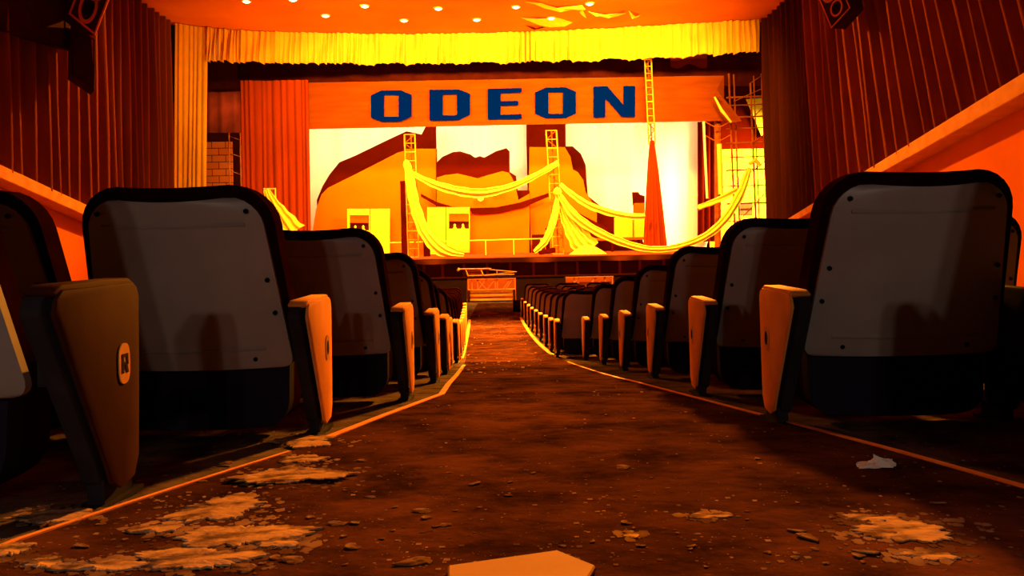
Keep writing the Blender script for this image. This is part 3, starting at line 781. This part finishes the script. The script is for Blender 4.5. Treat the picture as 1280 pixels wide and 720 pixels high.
# scenery flats: orange faces, with the shadow bands behind them built as dark cutouts
def flat(label, d, front=None, back=None, db=.35):
    pts = front or back
    g = P(sum(p[0] for p in pts) / len(pts), 310, d)
    t = empty('scenery_flat', (g.x, d, ZS), label, 'scenery')
    def clip(q): q.z = max(q.z, ZS); return q
    if front:
        b = MB(); b.prism([clip(P(x, y, d)) for x, y in front], (0, .06, 0)); under(b.build('front_panel', M['flat']), t)
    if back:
        b = MB(); b.prism([clip(P(x, y, d + db)) for x, y in back], (0, .06, 0)); under(b.build('shadow_backing', M['dark_and_shadow']), t)
    return t
flat('left orange scenery flat with a long curved hill edge and painted shadow band', 27.6,
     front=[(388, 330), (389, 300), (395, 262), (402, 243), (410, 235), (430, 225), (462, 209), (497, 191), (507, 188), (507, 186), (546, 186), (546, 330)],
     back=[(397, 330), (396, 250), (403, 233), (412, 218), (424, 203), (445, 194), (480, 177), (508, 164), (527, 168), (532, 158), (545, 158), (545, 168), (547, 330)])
flat('middle orange scenery flat with a wavy M shaped top and painted shadow band', 27.2,
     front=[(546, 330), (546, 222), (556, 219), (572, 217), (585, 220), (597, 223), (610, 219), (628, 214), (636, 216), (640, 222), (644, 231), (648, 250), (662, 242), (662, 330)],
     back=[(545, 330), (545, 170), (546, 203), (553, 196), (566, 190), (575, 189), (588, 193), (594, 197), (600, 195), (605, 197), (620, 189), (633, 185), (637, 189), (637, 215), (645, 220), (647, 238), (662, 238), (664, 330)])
flat('right orange scenery flat shaped as a square tower with curved shoulder and painted shadow band', 27.6,
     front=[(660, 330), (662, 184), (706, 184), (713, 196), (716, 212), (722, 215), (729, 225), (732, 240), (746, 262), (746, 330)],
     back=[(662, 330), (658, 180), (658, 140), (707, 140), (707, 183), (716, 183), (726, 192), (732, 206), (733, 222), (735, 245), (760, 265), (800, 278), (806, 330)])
# curved dark seam across the flats
b = MB(); b.prism([clip for clip in [P(526, 242, 27.1), P(545, 252, 27.1), P(565, 258, 27.1), P(590, 260, 27.1), P(620, 259, 27.1), P(650, 253, 27.1), P(686, 241, 27.1), P(686, 246, 27.1), P(655, 259, 27.1), P(625, 266, 27.1), P(600, 268, 27.1), P(590, 267, 27.1), P(587, 262, 27.1), P(562, 261, 27.1), P(545, 257, 27.1), P(526, 246, 27.1)]], (0, .05, 0))
tag(recentre(b.build('curved_batten', M['dark_and_shadow'])), 'curved dark batten running across the middle scenery flat', 'scenery')
b = MB(); b.prism([P(708, 258, 27.4), P(740, 275, 27.4), P(770, 290, 27.4), P(770, 303, 27.4), P(735, 300, 27.4), P(708, 268, 27.4)], (0, .05, 0))
tag(recentre(b.build('curved_batten', M['dark_and_shadow'])), 'dark sloping batten on the right flat behind the hanging sheet', 'scenery')
# window boxes
def booth(x0, x1, xs, y0, y1, d, label, lx=None):
    g = P((x0 + x1) / 2, y1, d); t = empty('window_booth', (g.x, d, ZS), label, 'booth')
    def px(a, b_, c, e, dd, m, nm):
        q = MB(); pts = [P(a, c, dd), P(b_, c, dd), P(b_, e, dd), P(a, e, dd)]
        for p in pts: p.z = max(p.z, ZS)
        q.prism(pts, (0, .06, 0)); return under(q.build(nm, m), t)
    px(*lx, y0, y1, d, M['yellow'], 'yellow_board')
    q = MB(); w = 3.0
    o_ = [P(xs[0], y0, d), P(xs[1], y0, d), P(xs[1], y1 - 2, d), P(xs[0], y1 - 2, d)]
    i_ = [P(xs[0] + w, y0 + 8, d), P(xs[1] - .8, y0 + 8, d), P(xs[1] - .8, y0 + 27, d), P(xs[0] + w, y0 + 27, d)]
    for p in o_ : p.z = max(p.z, ZS)
    q.loopprism(o_, i_, (0, .08, 0)); under(q.build('window_frame', M['yellow']), t)
    px(xs[0] + w, xs[1] - 1, y0 + 19, y0 + 28, d + .06, M['black'], 'dark_opening'); px(xs[0] + w, xs[1] - 1, y0 + 8, y0 + 19, d + .05, M['flat'], 'blind')
    px(xs[0] + w, xs[1] - 1, y0 + 17.5, y0 + 19.5, d + .03, M['dark_and_shadow'], 'sill_bar')
    for f in (.28, .68):
        cx = xs[0] + w + (xs[1] - xs[0] - w) * f
        q = MB(); q.prism([P(cx - 3, y0 + 28, d + .02), P(cx - 1, y0 + 24, d + .02), P(cx - 1.4, y0 + 22, d + .02), P(cx, y0 + 20.5, d + .02), P(cx + 1.6, y0 + 22, d + .02), P(cx + 1.2, y0 + 24, d + .02), P(cx + 3.5, y0 + 28, d + .02)], (0, .03, 0)); under(q.build('baluster', M['yellow']), t)
booth(433, 487, (434, 462), 261, 318, 26.9, 'left yellow scenery booth with window at left and plain board at right', lx=(463, 487))
booth(534, 588, (558, 587), 259, 318, 26.7, 'middle yellow scenery booth with plain board left and window right', lx=(534, 557))
b = MB(); b.box(P(665, 300, 26.9).x, P(681, 300, 26.9).x, 26.9, 27.0, ZS, P(670, 293, 26.9).z); o = recentre(b.build('low_cabinet', M['dark_and_shadow'])); tag(o, 'dark low cabinet on the stage left of the right truss tower', 'cabinet')
for (x0, x1, y0, y1, m, lab) in ((769, 791, 272, 297, 'yellow', 'yellow cabinet box left of the red cone drape'), (793, 806, 271.5, 297, 'yellow', 'small yellow box beside the red cone drape'), (793, 806, 254, 271, 'flat', 'orange upright box on the platform left of the red cone drape')):
    q = MB(); pts = [P(x0, y0, 26.4), P(x1, y0, 26.4), P(x1, y1, 26.4), P(x0, y1, 26.4)]; q.prism(pts, (0, .3, 0)).bevel(.015, 1)
    tag(recentre(q.build('stage_box', M[m])), lab, 'box')
pf = empty('stage_platform', (P(780, 310, 26.2).x, 26.3, ZS), 'raised platform with dark skirt behind the hanging sheets, right of the truss', 'platform')
q = MB(); q.box(P(740, 300, 26.3).x, P(808, 300, 26.3).x, 26.2, 27.2, P(780, 300, 26.3).z, P(780, 297, 26.3).z); under(q.build('deck', M['flat']), pf)
for x in (745, 765, 798): 
    X = P(x, 300, 26.3).x; q = MB(); q.box(X - .04, X + .04, 26.25, 26.33, ZS, P(780, 300, 26.3).z); under(q.build('leg', M['dark_and_shadow']), pf)
for (x0, x1, y0, lab) in ((500, 509, 226, 'dark red timber post behind the left truss tower'), (529, 537, 300, 'short dark post on the stage right of the left truss'), (682, 687, 285, 'short dark post left of the centre truss')):
    a, c = P(x0, y0, 24.6), P(x1, y0, 24.6); q = MB(); q.box(a.x, c.x, 24.6, 24.75, ZS, a.z); tag(recentre(q.build('timber_post', M['dark_and_shadow'])), lab, 'post')
q = MB(); q.prism([P(792, 256, 26.5), P(806, 256, 26.5), P(806, 245, 26.5), P(800, 243, 26.5), P(798, 240, 26.5), P(791, 240, 26.5)], (0, .2, 0)); tag(recentre(q.build('stage_box', M['dark_and_shadow'])), 'dark notched box on top of the orange box beside the red cone drape', 'box')
# stage railing
rl = empty('stage_railing', (P(570, 312, 24.8).x, 24.8, ZS), 'thin pale yellow railing along the stage behind the left swags', 'railing')
q = MB(); q.tube([P(470, 304, 24.8), P(684, 298, 24.8)], .02); under(q.build('top_bar', M['sheet']), rl)
for x in (470, 505, 556, 571, 607, 642, 676):
    p = P(x, 301 - (x - 570) * .02, 24.8); q = MB(); q.tube([(p.x, 24.8, ZS), p], .025 if x == 571 else .016); under(q.build('post', M['sheet']), rl)
# red upright of the left booth area
for (x, y, lab) in ((601, 238, 'small pale lamp on the middle scenery flat, left one'), (624, 232, 'small dark lamp on the middle scenery flat, right one')):
    q = MB(); p = P(x, y + (12 if x < 610 else 10), 27.1); q.tube([p, p + Vector((0, -.12, .05)), p + Vector((0, -.2, .06))], [.05, .10, .11], 12)
    tag(recentre(q.build('stage_lamp', M['sheet'] if x < 610 else M['dark_and_shadow'], smooth='auto')), lab, 'lamp')

# ------------------------------------------------------------- truss towers
def truss(label, xb, yb, xt, yt, w, d, rungs, m='truss', base=True):
    a, c = P(xb, yb, d), P(xt, yt, d)
    if base: a.z = ZS
    t = empty('truss_tower', (a.x, d, a.z), label, 'truss')
    ww = w * d / F / 2
    for sx in (-1, 1):
        b = MB(); b.tube([a + Vector((sx * ww, 0, 0)), c + Vector((sx * ww, 0, 0))], .022); under(b.build('upright', M[m]), t)
    b = MB(); b.tube([a + Vector((.1 * ww, ww * 1.2, 0)), c + Vector((.1 * ww, ww * 1.2, 0))], .022); under(b.build('upright', M['pipe']), t)
    for k in range(rungs + 1):
        f = k / rungs; p = a + (c - a) * f
        b = MB(); b.tube([p - Vector((ww, 0, 0)), p + Vector((ww, 0, 0))], .024 if k % 3 == 0 else .013); under(b.build('rung', M[m]), t)
        if k < rungs:
            q = a + (c - a) * ((k + 1) / rungs); s = 1 if k % 2 else -1
            b = MB(); b.tube([p - Vector((s * ww, 0, 0)), q + Vector((s * ww, 0, 0)) ], .013); under(b.build('brace', M['pipe']), t)
    return t
DTW = 23.6
truss('pale lattice truss tower at left, carrying the first swag', 517, 320, 512, 168, 13, DTW, 14)
truss('pale lattice truss tower at centre, where three sheets meet', 698, 316, 689, 163, 13, DTW, 14)
truss('slim yellow lattice truss hanging above the red cone drape', 815, 180, 810, 74, 8, 23.9, 12, base=False)
# long red cone drape
def cone(u, v):
    x = 814 + (.5 + 0) * 0; y = 176 + 133 * v
    cx = 815 + 4 * v; hw = 2.5 + 12.5 * v ** .8; s = u * 2 - 1
    p = P(cx + s * hw, y, 23.9); p.y -= .12 * math.cos(s * PI / 2) + .06 * math.sin(u * 22) * (.3 + .7 * v)
    p.z = max(p.z, ZS + .005); return p
b = MB(); b.grid(cone, 44, 12); tag(recentre(b.build('cone_drape', M['redcloth'], smooth=True)), 'long red drape gathered at its top into a narrow cone', 'curtain')

# ------------------------------------------------------------------ swags
def swag(label, pts, widths, d, folds=4, amp=.05, m='sheet', seed=0, name='hanging_sheet'):
    """gathered cloth sheet along px points; widths in px across the run"""
    pw = [P(x, y, d + (dz if len(pt) > 2 else 0)) for pt in pts for (x, y, dz) in [tuple(pt) + (0,) * (3 - len(pt))]]
    c = spline(pw, 10); n = len(c) - 1
    wpx = []
    for i in range(n + 1):
        f = i / n * (len(widths) - 1); k = min(int(f), len(widths) - 2); wpx.append(widths[k] + (widths[k+1] - widths[k]) * (f - k))
    def fn(u, v):
        i = round(u * n); t = (c[min(i+1, n)] - c[max(i-1, 0)]).normalized()
        nr = Vector((-t.z, 0, t.x)); s = v * 2 - 1
        hw = wpx[i] * d / F / 2
        p = c[i] + nr * (s * hw * (1 + .06 * math.sin(i * .9 + seed)))
        p.y -= .5 * min(hw, .15) * math.cos(s * PI / 2) + min(amp, hw * .34) * math.sin(v * folds * 1.1 * PI + u * 3 + seed)
        p.z = max(p.z, ZS + .004); return p
    b = MB(); b.grid(fn, n, folds * 7)
    return tag(recentre(b.build(name, M[m], smooth=True)), label, 'sheet', 'pale sheets hung between the trusses')
DS = 23.35
swag('pale sheet slung in a shallow swag between the left and centre trusses', [(508, 211), (525, 222), (550, 233), (580, 240), (606, 241), (640, 233), (672, 218), (698, 203)], [6, 7, 11, 12, 12, 9, 7, 7], DS)
swag('pale sheet falling from the left truss down to the stage floor', [(509, 204), (513, 228), (519, 258), (530, 287), (546, 307), (562, 316), (580, 319)], [8, 12, 13, 15, 19, 14, 6], DS - .15, folds=5)
swag('narrow pale sheet falling left from the centre truss to the stage', [(698, 240), (695, 262), (688, 287), (680, 303), (668, 315)], [6, 9, 9, 9, 5], DS - .15, folds=3)
swag('pale sheet sagging right from the centre truss to the red cone drape', [(700, 230), (715, 243), (735, 256), (760, 265), (785, 270), (806, 270)], [5, 8, 9, 9, 8, 8], DS + .1, folds=3)
swag('broad pale sheet fanning from the centre truss down to the floor pile', [(698, 242), (704, 262), (714, 283), (725, 300), (738, 313)], [7, 12, 20, 28, 30], DS - .05, folds=7)
swag('longest pale sheet sagging along the stage and rising to the right scaffold', [(699, 243), (716, 268), (742, 287), (775, 302), (810, 311), (845, 309), (880, 296), (905, 275), (925, 243), (937, 210)], [6, 12, 11, 10, 8, 8, 9, 10, 11, 6], DS - .2, folds=4)
swag('short pale sheet slung across behind the longest sheet at right', [(872, 260), (890, 253), (905, 246), (922, 236)], [7, 7, 7, 6], DS + .5, folds=2)
swag('pale sheet hung in a tent shape behind the second left seat', [(333, 237), (340, 252), (352, 272), (366, 292)], [8, 14, 24, 34], DS - .3, folds=6)
tf = empty('sheet_stand', (P(337, 240, DS).x, DS, ZS), 'small yellow top frame holding the tent shaped sheet at left', 'stand')
for (a, c) in (((330, 235), (333, 262)), ((344, 235), (345, 262)), ((330, 236), (344, 236))):
    b = MB(); b.tube([P(*a, DS), P(*c, DS)], .022); under(b.build('bar', M['sheet']), tf)
b = MB(); b.tube([P(337, 260, DS + .05), Vector((P(337, 260, DS).x, DS + .05, ZS))], .03); under(b.build('pole', M['pipe']), tf)
b = MB(); rp = random.Random(8); c0 = P(735, 314, DS - .5)
b.grid(lambda u, v: Vector((c0.x + .5 * math.cos(u * 2 * PI) * (1 - v) * (1 + .15 * math.sin(5 * u * 2 * PI)), c0.y + .22 * math.sin(u * 2 * PI) * (1 - v), ZS + .20 * math.sin(v * PI / 2) * (1 + .3 * math.sin(9 * u * 2 * PI)))), 40, 6)
tag(recentre(b.build('sheet_pile', M['sheet'], smooth=True)), 'low heap of pale sheeting on the stage right of the centre truss', 'sheet')
b = MB(); b.prism([P(673, 314, 22.9), P(694, 309, 22.9), P(695, 316, 22.9), P(674, 318.5, 22.9)], (0, .4, 0)).bevel(.02, 1); tag(recentre(b.build('dark_crate', M['dark_and_shadow'])), 'dark red crate on the stage in front of the centre truss', 'crate')
b = MB(); c0 = P(508, 206, DS - .1); b.grid(lambda u, v: c0 + Vector((.10 * math.cos(u*2*PI) * math.sin(v*PI), .08 * math.sin(u*2*PI) * math.sin(v*PI), .13 * math.cos(v*PI))) * (1 + .2 * math.sin(6*u*PI)), 12, 8)
tag(recentre(b.build('sheet_knot', M['sheet'], smooth=True)), 'knotted sheet end tied to the left truss', 'knot')
b = MB(); c0 = P(697, 240, DS - .2); b.grid(lambda u, v: c0 + Vector((.12 * math.cos(u*2*PI) * math.sin(v*PI), .08 * math.sin(u*2*PI) * math.sin(v*PI), .12 * math.cos(v*PI))) * (1 + .2 * math.sin(6*u*PI)), 12, 8)
tag(recentre(b.build('sheet_knot', M['sheet'], smooth=True)), 'knotted sheets tied to the centre truss', 'knot')

# ----------------------------------------------------------- right wing
b = MB(); a, c = P(885, 187, 29.6), P(985, 187, 29.6); b.box(a.x, c.x, 29.6, 29.75, ZS, a.z); tag(recentre(b.build('brick_wall', M['brick'])), 'bright yellow brick wall at the right end of the stage', 'wall')
b = MB(); b.prism([P(870, 30, 30), P(1010, 30, 30), P(1010, 190, 30), P(870, 190, 30)], (0, .1, 0)); tag(recentre(b.build('wing_backing', M['dark_and_shadow'])), 'wall above the bright brick at stage right, its shadow painted in', 'wall')  # shade on the upper wall put into its dark colour
b = MB(); b.prism([P(933, 124, 29.5), P(958, 122, 29.5), P(962, 170, 29.5), P(952, 170, 29.5)], (0, .05, 0)); tag(recentre(b.build('wall_patch', M['yellow'])), 'bright tapering wall patch high at stage right', 'wall')
b = MB(); b.grid(lambda u, v: P(872 + 24 * u, 152 + 150 * v, 28.3) + Vector((0, .06 * math.sin(u * 20), 0)), 16, 4); tag(recentre(b.build('wing_cloth', M['dark_and_shadow'])), 'dark red cloth strip hanging right of the white backcloth', 'cloth')
b = MB(); b.tube([P(879.5, 152, 24.3), P(884, 248, 24.3)], .04, 8); tag(recentre(b.build('white_pole', M['cyc'])), 'slim white pole leaning at the right edge of the backcloth', 'pole')
b = MB(); b.tube([P(899, 180, 24.6), P(901, 243, 24.6)], .08, 8); tag(recentre(b.build('bright_pole', M['sheet'])), 'thick pale pole at the left of the right scaffold', 'pole')
b = MB(); b.tube([P(897, 150, 24.8), Vector((P(897, 300, 24.8).x, 24.8, ZS))], .10, 8); tag(recentre(b.build('timber_post', M['pipe'])), 'rusty upright post behind the pale poles at stage right', 'pole')
for y, lab in ((152, 'upper thin cable loop from the backcloth edge to the scaffold'), (169, 'lower thin cable loop from the backcloth edge to the scaffold')):
    b = MB(); b.tube(spline([P(881, y, 24.4), P(897, y + 7, 24.4), P(914, y - 1, 24.4)], 8), .018, 5); tag(recentre(b.build('cable', M['pipe'])), lab, 'cable')
DSC = 24.95
sc = empty('scaffold', (P(930, 300, DSC).x, DSC, ZS), 'rusty pipe scaffold tower standing at the right end of the stage', 'scaffold')
for x, yt, r in ((911, 92, .03), (917, 93, .026), (938, 104, .03), (942, 95, .02), (952, 92, .03), (959, 110, .022)):
    p = P(x, yt, DSC); b = MB(); b.tube([(p.x + .1, DSC, ZS), p], r); under(b.build('pole', M['pipe']), sc)
for k, y in enumerate((121, 131, 146, 160, 178, 196, 212, 232, 254, 276)):
    b = MB(); b.tube([P(908, y + 1, DSC - .04), P(961, y - 1, DSC - .04)], .02 if k % 2 else .028); under(b.build('ledger', M['pipe']), sc)
for a, c in (((917, 127), (952, 111)), ((938, 104), (953, 94)), ((918, 232), (958, 200)), ((938, 150), (958, 130)), ((920, 280), (958, 240)), ((938, 180), (960, 165))):
    b = MB(); b.tube([P(*a, DSC - .08), P(*c, DSC - .08)], .016); under(b.build('brace', M['pipe']), sc)
b = MB(); a = P(934, 262, 25.2); c = P(942, 276, 25.2); b.prism([P(925, 253, 25.2), P(941, 253, 25.2), P(941, 269, 25.2), P(925, 269, 25.2)], (0, .2, 0)).bevel(.015, 1); tag(recentre(b.build('white_box', M['cyc'])), 'pale square box standing on the right scaffold', 'box')
b = MB(); b.tube([P(937, 205, DSC - .2), P(944, 200, DSC - .2), P(951, 207, DSC - .2)], [.06, .09, .05], 8); tag(recentre(b.build('sheet_knot', M['sheet'])), 'knotted sheet end tied to the right scaffold', 'knot')

# ------------------------------------------------- speakers on side walls
def speaker(loc, rot, w, dpt, h, label):
    t = empty('wall_speaker', loc, label, 'speaker'); t.rotation_euler = rot
    b = MB(); b.box(-w/2, w/2, 0, dpt, -h/2, h/2).bevel(.02, 2); b.build('cabinet', M['casing'], t)
    b = MB(); e = .03
    b.loopprism([(-w/2, -.02, -h/2), (w/2, -.02, -h/2), (w/2, -.02, h/2), (-w/2, -.02, h/2)], [(-w/2 + e, -.02, -h/2 + e), (w/2 - e, -.02, -h/2 + e), (w/2 - e, -.02, h/2 - e), (-w/2 + e, -.02, h/2 - e)], (0, .03, 0)); b.build('rim', M['grille'], t)
    for z, r in ((-h * .22, w * .30), (h * .22, w * .30)):
        b = MB(); n = 20
        b.loopprism([(r * 1.18 * math.cos(k*2*PI/n), -.03, z + r * 1.18 * math.sin(k*2*PI/n)) for k in range(n)], [(r * math.cos(k*2*PI/n), -.03, z + r * math.sin(k*2*PI/n)) for k in range(n)], (0, .05, 0))
        b.build('driver_ring', M['grille'], t)
        b = MB(); b.tube([(0, -.005, z), (0, .03, z)], [r, r * .4], n); b.build('driver_cone', M['bolt'], t)
    return t
def quad_speaker(pix, d, back, label, cones=True, rim='grille'):
    """box loudspeaker: front face through four photo points at distance d, body along back"""
    q = [P(x, y, dd) for (x, y), dd in zip(pix, d)]          # bottom-left, bottom-right, top-right, top-left
    c = sum(q, Vector()) / 4
    t = empty('wall_speaker', c, label, 'speaker')
    b = MB(); b.prism(q, back).bevel(.02, 2); under(b.build('cabinet', M['casing']), t)
    nrm = (q[1] - q[0]).cross(q[3] - q[0]).normalized()
    if nrm.dot(Vector(back)) > 0: nrm = -nrm
    def pt(u, v, h=.012): return q[0] + (q[1] - q[0]) * u + (q[3] - q[0]) * v + nrm * h
    e = .05
    b = MB(); b.loopprism([pt(0, 0), pt(1, 0), pt(1, 1), pt(0, 1)], [pt(e, e*.6), pt(1-e, e*.6), pt(1-e, 1-e*.6), pt(e, 1-e*.6)], nrm * .015); under(b.build('rim', M[rim]), t)
    if cones:
        n = 20
        for (cv, r) in ((.26, .15), (.68, .2)):
            b = MB()
            asp = (q[1] - q[0]).length / (q[3] - q[0]).length
            o_ = [pt(.5 + r * 1.9 * math.cos(k*2*PI/n), cv + r * 1.9 * asp * math.sin(k*2*PI/n)) for k in range(n)]
            i_ = [pt(.5 + r * 1.45 * math.cos(k*2*PI/n), cv + r * 1.45 * asp * math.sin(k*2*PI/n)) for k in range(n)]
            b.loopprism(o_, i_, nrm * .02); under(b.build('driver_ring', M['grille']), t)
            b = MB(); b.tube([pt(.5, cv, .014), pt(.5, cv, .02)], r * .9 * (q[1] - q[0]).length, 16); under(b.build('driver_cap', M['bolt']), t)
    return t
quad_speaker([(87, 18), (120, 45), (152, -38), (118, -62)], (15.6, 15.1, 15.1, 15.6), (-.45, .35, .10), 'tilted loudspeaker with orange edged frame high on the left wall')
quad_speaker([(89, 93), (119, 113), (114, 46), (90, 31)], (15.7, 15.4, 15.4, 15.7), (-.35, .5, 0), 'plain dark loudspeaker hanging below the tilted one on the left wall', cones=False, rim='casing')
quad_speaker([(-30, 30), (86, 62), (88, -20), (-30, -40)], (14.2, 15.9, 15.9, 14.2), (-.3, .6, .1), 'large black loudspeaker at the top left corner behind the tilted one', cones=False, rim='casing')
quad_speaker([(1039, 36), (1063, 10), (1046, -60), (1018, -14)], (16.2, 16.0, 16.0, 16.2), (.5, .5, .1), 'tilted loudspeaker with orange edged frame high on the right wall')

# ----------------------------------------------------------- ceiling
bulbs = [(308, 1), (366, -1), (407, 19), (456, 7), (505, 25), (548, 10), (596, 24), (645, 8), (689, 22), (737, 4)]
for i, (x, y) in enumerate(bulbs):
    p = PZ(x, y, ZC); r = .09
    if i == 0:
        t = empty('ceiling_light', p, '', 'ceiling light')
        b = MB(); b.loopprism([(r*1.5*math.cos(k*PI/10), r*1.5*math.sin(k*PI/10), 0) for k in range(20)], [(r*math.cos(k*PI/10), r*math.sin(k*PI/10), 0) for k in range(20)], (0, 0, -.02)); b.build('rim', M['bulbrim'], t)
        b = MB(); b.tube([(0, 0, -.002), (0, 0, -.035), (0, 0, -.055)], [r, r, r * .5], 20); b.build('bulb', M['bulb'], t)
        proto = t
    else: t = copy_tree(proto); t.location = p
    t['label'] = ['first', 'second', 'third', 'fourth', 'fifth', 'sixth', 'seventh', 'eighth', 'ninth', 'tenth'][i] + ' small glowing ceiling light from the left above the valance'
    t['group'] = 'ceiling lights'
def flap(pix, label, m=M['valance'], drop=.05, name='peeling_paint'):
    b = MB(); top = [PZ(x, y, ZC) for x, y in pix]; n = len(top)
    c = sum(top, Vector()) / n + Vector((0, 0, -drop))
    V = [b.bm.verts.new(p + Vector((0, 0, -.004 - (drop * 1.6 if k % 3 == 1 else 0)))) for k, p in enumerate(top)]; C = b.bm.verts.new(c)
    for k in range(n): b.face([V[k], V[(k+1) % n], C])
    return tag(recentre(b.build(name, m)), label, 'peeling paint')
peel = mat('peeling yellow paint', (.95, .70, .06), (.9, .6, .04), rough=.8, scale=8)
flap([(655, 2), (668, -1), (676, 4), (682, 8), (700, 9.5), (716, 10), (728, 6), (732, 8), (729, 13), (715, 12), (700, 11.5), (680, 10), (668, 5)], 'long yellow strip of peeling ceiling paint beside the tenth light', peel)
flap([(728, 11), (733, 14), (729, 19), (724, 15)], 'small hanging paint flake under the tenth ceiling light', peel, .12)
flap([(735, 14), (745, 16), (760, 17.5), (773, 16.5), (783, 12), (778, 18), (772, 20), (760, 18.5), (742, 18)], 'right hand yellow strip of peeling ceiling paint', peel, .06)
flap([(786, 13), (794, 15), (801, 18), (798, 21), (790, 18)], 'rightmost small yellow peeling paint flake on the ceiling', peel, .08)
flap([(651, 22), (672, 21), (698, 22), (716, 28), (706, 31), (688, 34), (676, 32)], 'wide sagging yellow ceiling paint sheet near the valance', peel, .03)
flap([(655, 31), (668, 32), (678, 33), (682, 34), (668, 34)], 'dark torn ceiling hole at the edge of the sagging sheet', M['black'], .05, 'ceiling_tear')

# ------------------------------------------------------------ lights
def light(name, kind, loc, target, power, color, size=.5, size_y=None, spot=None, blend=.5, spread=180):
    l = bpy.data.lights.new(name, kind); l.energy = power; l.color = color
    if kind == 'AREA':
        l.shape = 'RECTANGLE'; l.size = size; l.size_y = size_y or size; l.spread = math.radians(spread)
    else: l.shadow_soft_size = size
    if kind == 'SPOT': l.spot_size = math.radians(spot); l.spot_blend = blend
    o = bpy.data.objects.new(name, l); COL.objects.link(o); o.location = loc
    if target is not None:
        o.rotation_euler = (Vector(target) - Vector(loc)).to_track_quat('-Z', 'Y').to_euler()
    return o
AMB = (1, .50, .20)
# stage floods behind the header, washing the backcloth and scenery
light('stage_flood', 'AREA', (-1.0, 25.5, H + 4.35), (-1.0, 28.6, H + 1.0), 1300, AMB, 13, .5)
light('wing_flood', 'AREA', (9.9, 26.0, H + 3.5), (8.2, 29.6, H + 1.0), 1500, AMB, 1.2, .5, spread=100)
light('wing_flood', 'AREA', (-9.0, 25.2, H + 4.6), (-9.8, 29, H + 2), 60, AMB, 1.0, .5)
# front lights above the frame, between hall and stage
light('front_flood', 'AREA', (-4.5, 17.0, H + 5.9), (-1.3, 24.5, H + 2.0), 950, (1, .45, .06), 3, .6, spread=102)
light('front_flood', 'AREA', (4.5, 17.0, H + 5.9), (1.0, 24.5, H + 2.0), 1250, (1, .45, .06), 3, .6, spread=102)
# unseen spots added above the frame in place of stage glow
light('hall_fill', 'SPOT', (-4.4, 19.6, H + 6.1), (.3, 8.5, 0), 6500, (1, .32, .022), .5, spot=62, blend=.6)
light('hall_fill', 'SPOT', (4.2, 19.6, H + 6.1), (-.3, 8.5, 0), 60000, (1, .32, .022), .5, spot=62, blend=.6)
light('aisle_fill', 'SPOT', (-.6, 19.8, H + 6.15), (-.25, 11.6, 0), 58000, (1, .30, .02), .4, spot=34, blend=.4)  # added to brighten the far aisle floor
light('wall_fill', 'SPOT', (-1.5, 20.4, H + 6.17), (-9.2, 14, H + 2.5), 7500, (1, .32, .03), .2, spot=66, blend=.6)  # this and the next spot added to brighten the side curtains
light('wall_fill', 'SPOT', (0.3, 20.4, H + 6.17), (7.4, 12.5, H + 2.5), 7500, (1, .32, .03), .2, spot=62, blend=.6)
# unseen spots added behind the barrier to brighten valance and ceiling
for x, e in ((-6.6, 1500), (-4.4, 1200), (-2.1, 1500), (.75, 2100), (2.9, 2300), (3.7, 1300)):
    light('pit_fill', 'SPOT', (x, 20.75, .22), (x * 1.02, 22.9, ZC), e, (1, .42, .025), .15, spot=60, blend=.9)
# weak work lights behind the camera, one pair for each block of seats
WL = (1, .80, .68)
for (x, tx) in ((-.50, -1.15), (-.33, -1.0)):
    light('work_and_fill', 'SPOT', (x, -1.1, H + .42), (tx, 2.1, H - .25), 16.0, WL, .03, spot=44, blend=.35)
for (x, tx) in ((.46, 1.35), (.36, 1.25)):
    light('work_and_fill', 'SPOT', (x, -1.1, H + .42), (tx, 2.1, H - .25), 16.0, WL, .03, spot=44, blend=.35)
light('work_and_fill', 'POINT', (-.1, -1.3, H + .7), None, 1.8, WL, .3)  # soft ambient fill added to lift the near floor
w = bpy.data.worlds.new('world'); scene.world = w; w.use_nodes = True
w.node_tree.nodes['Background'].inputs[0].default_value = (1, .4, .15, 1); w.node_tree.nodes['Background'].inputs[1].default_value = .004
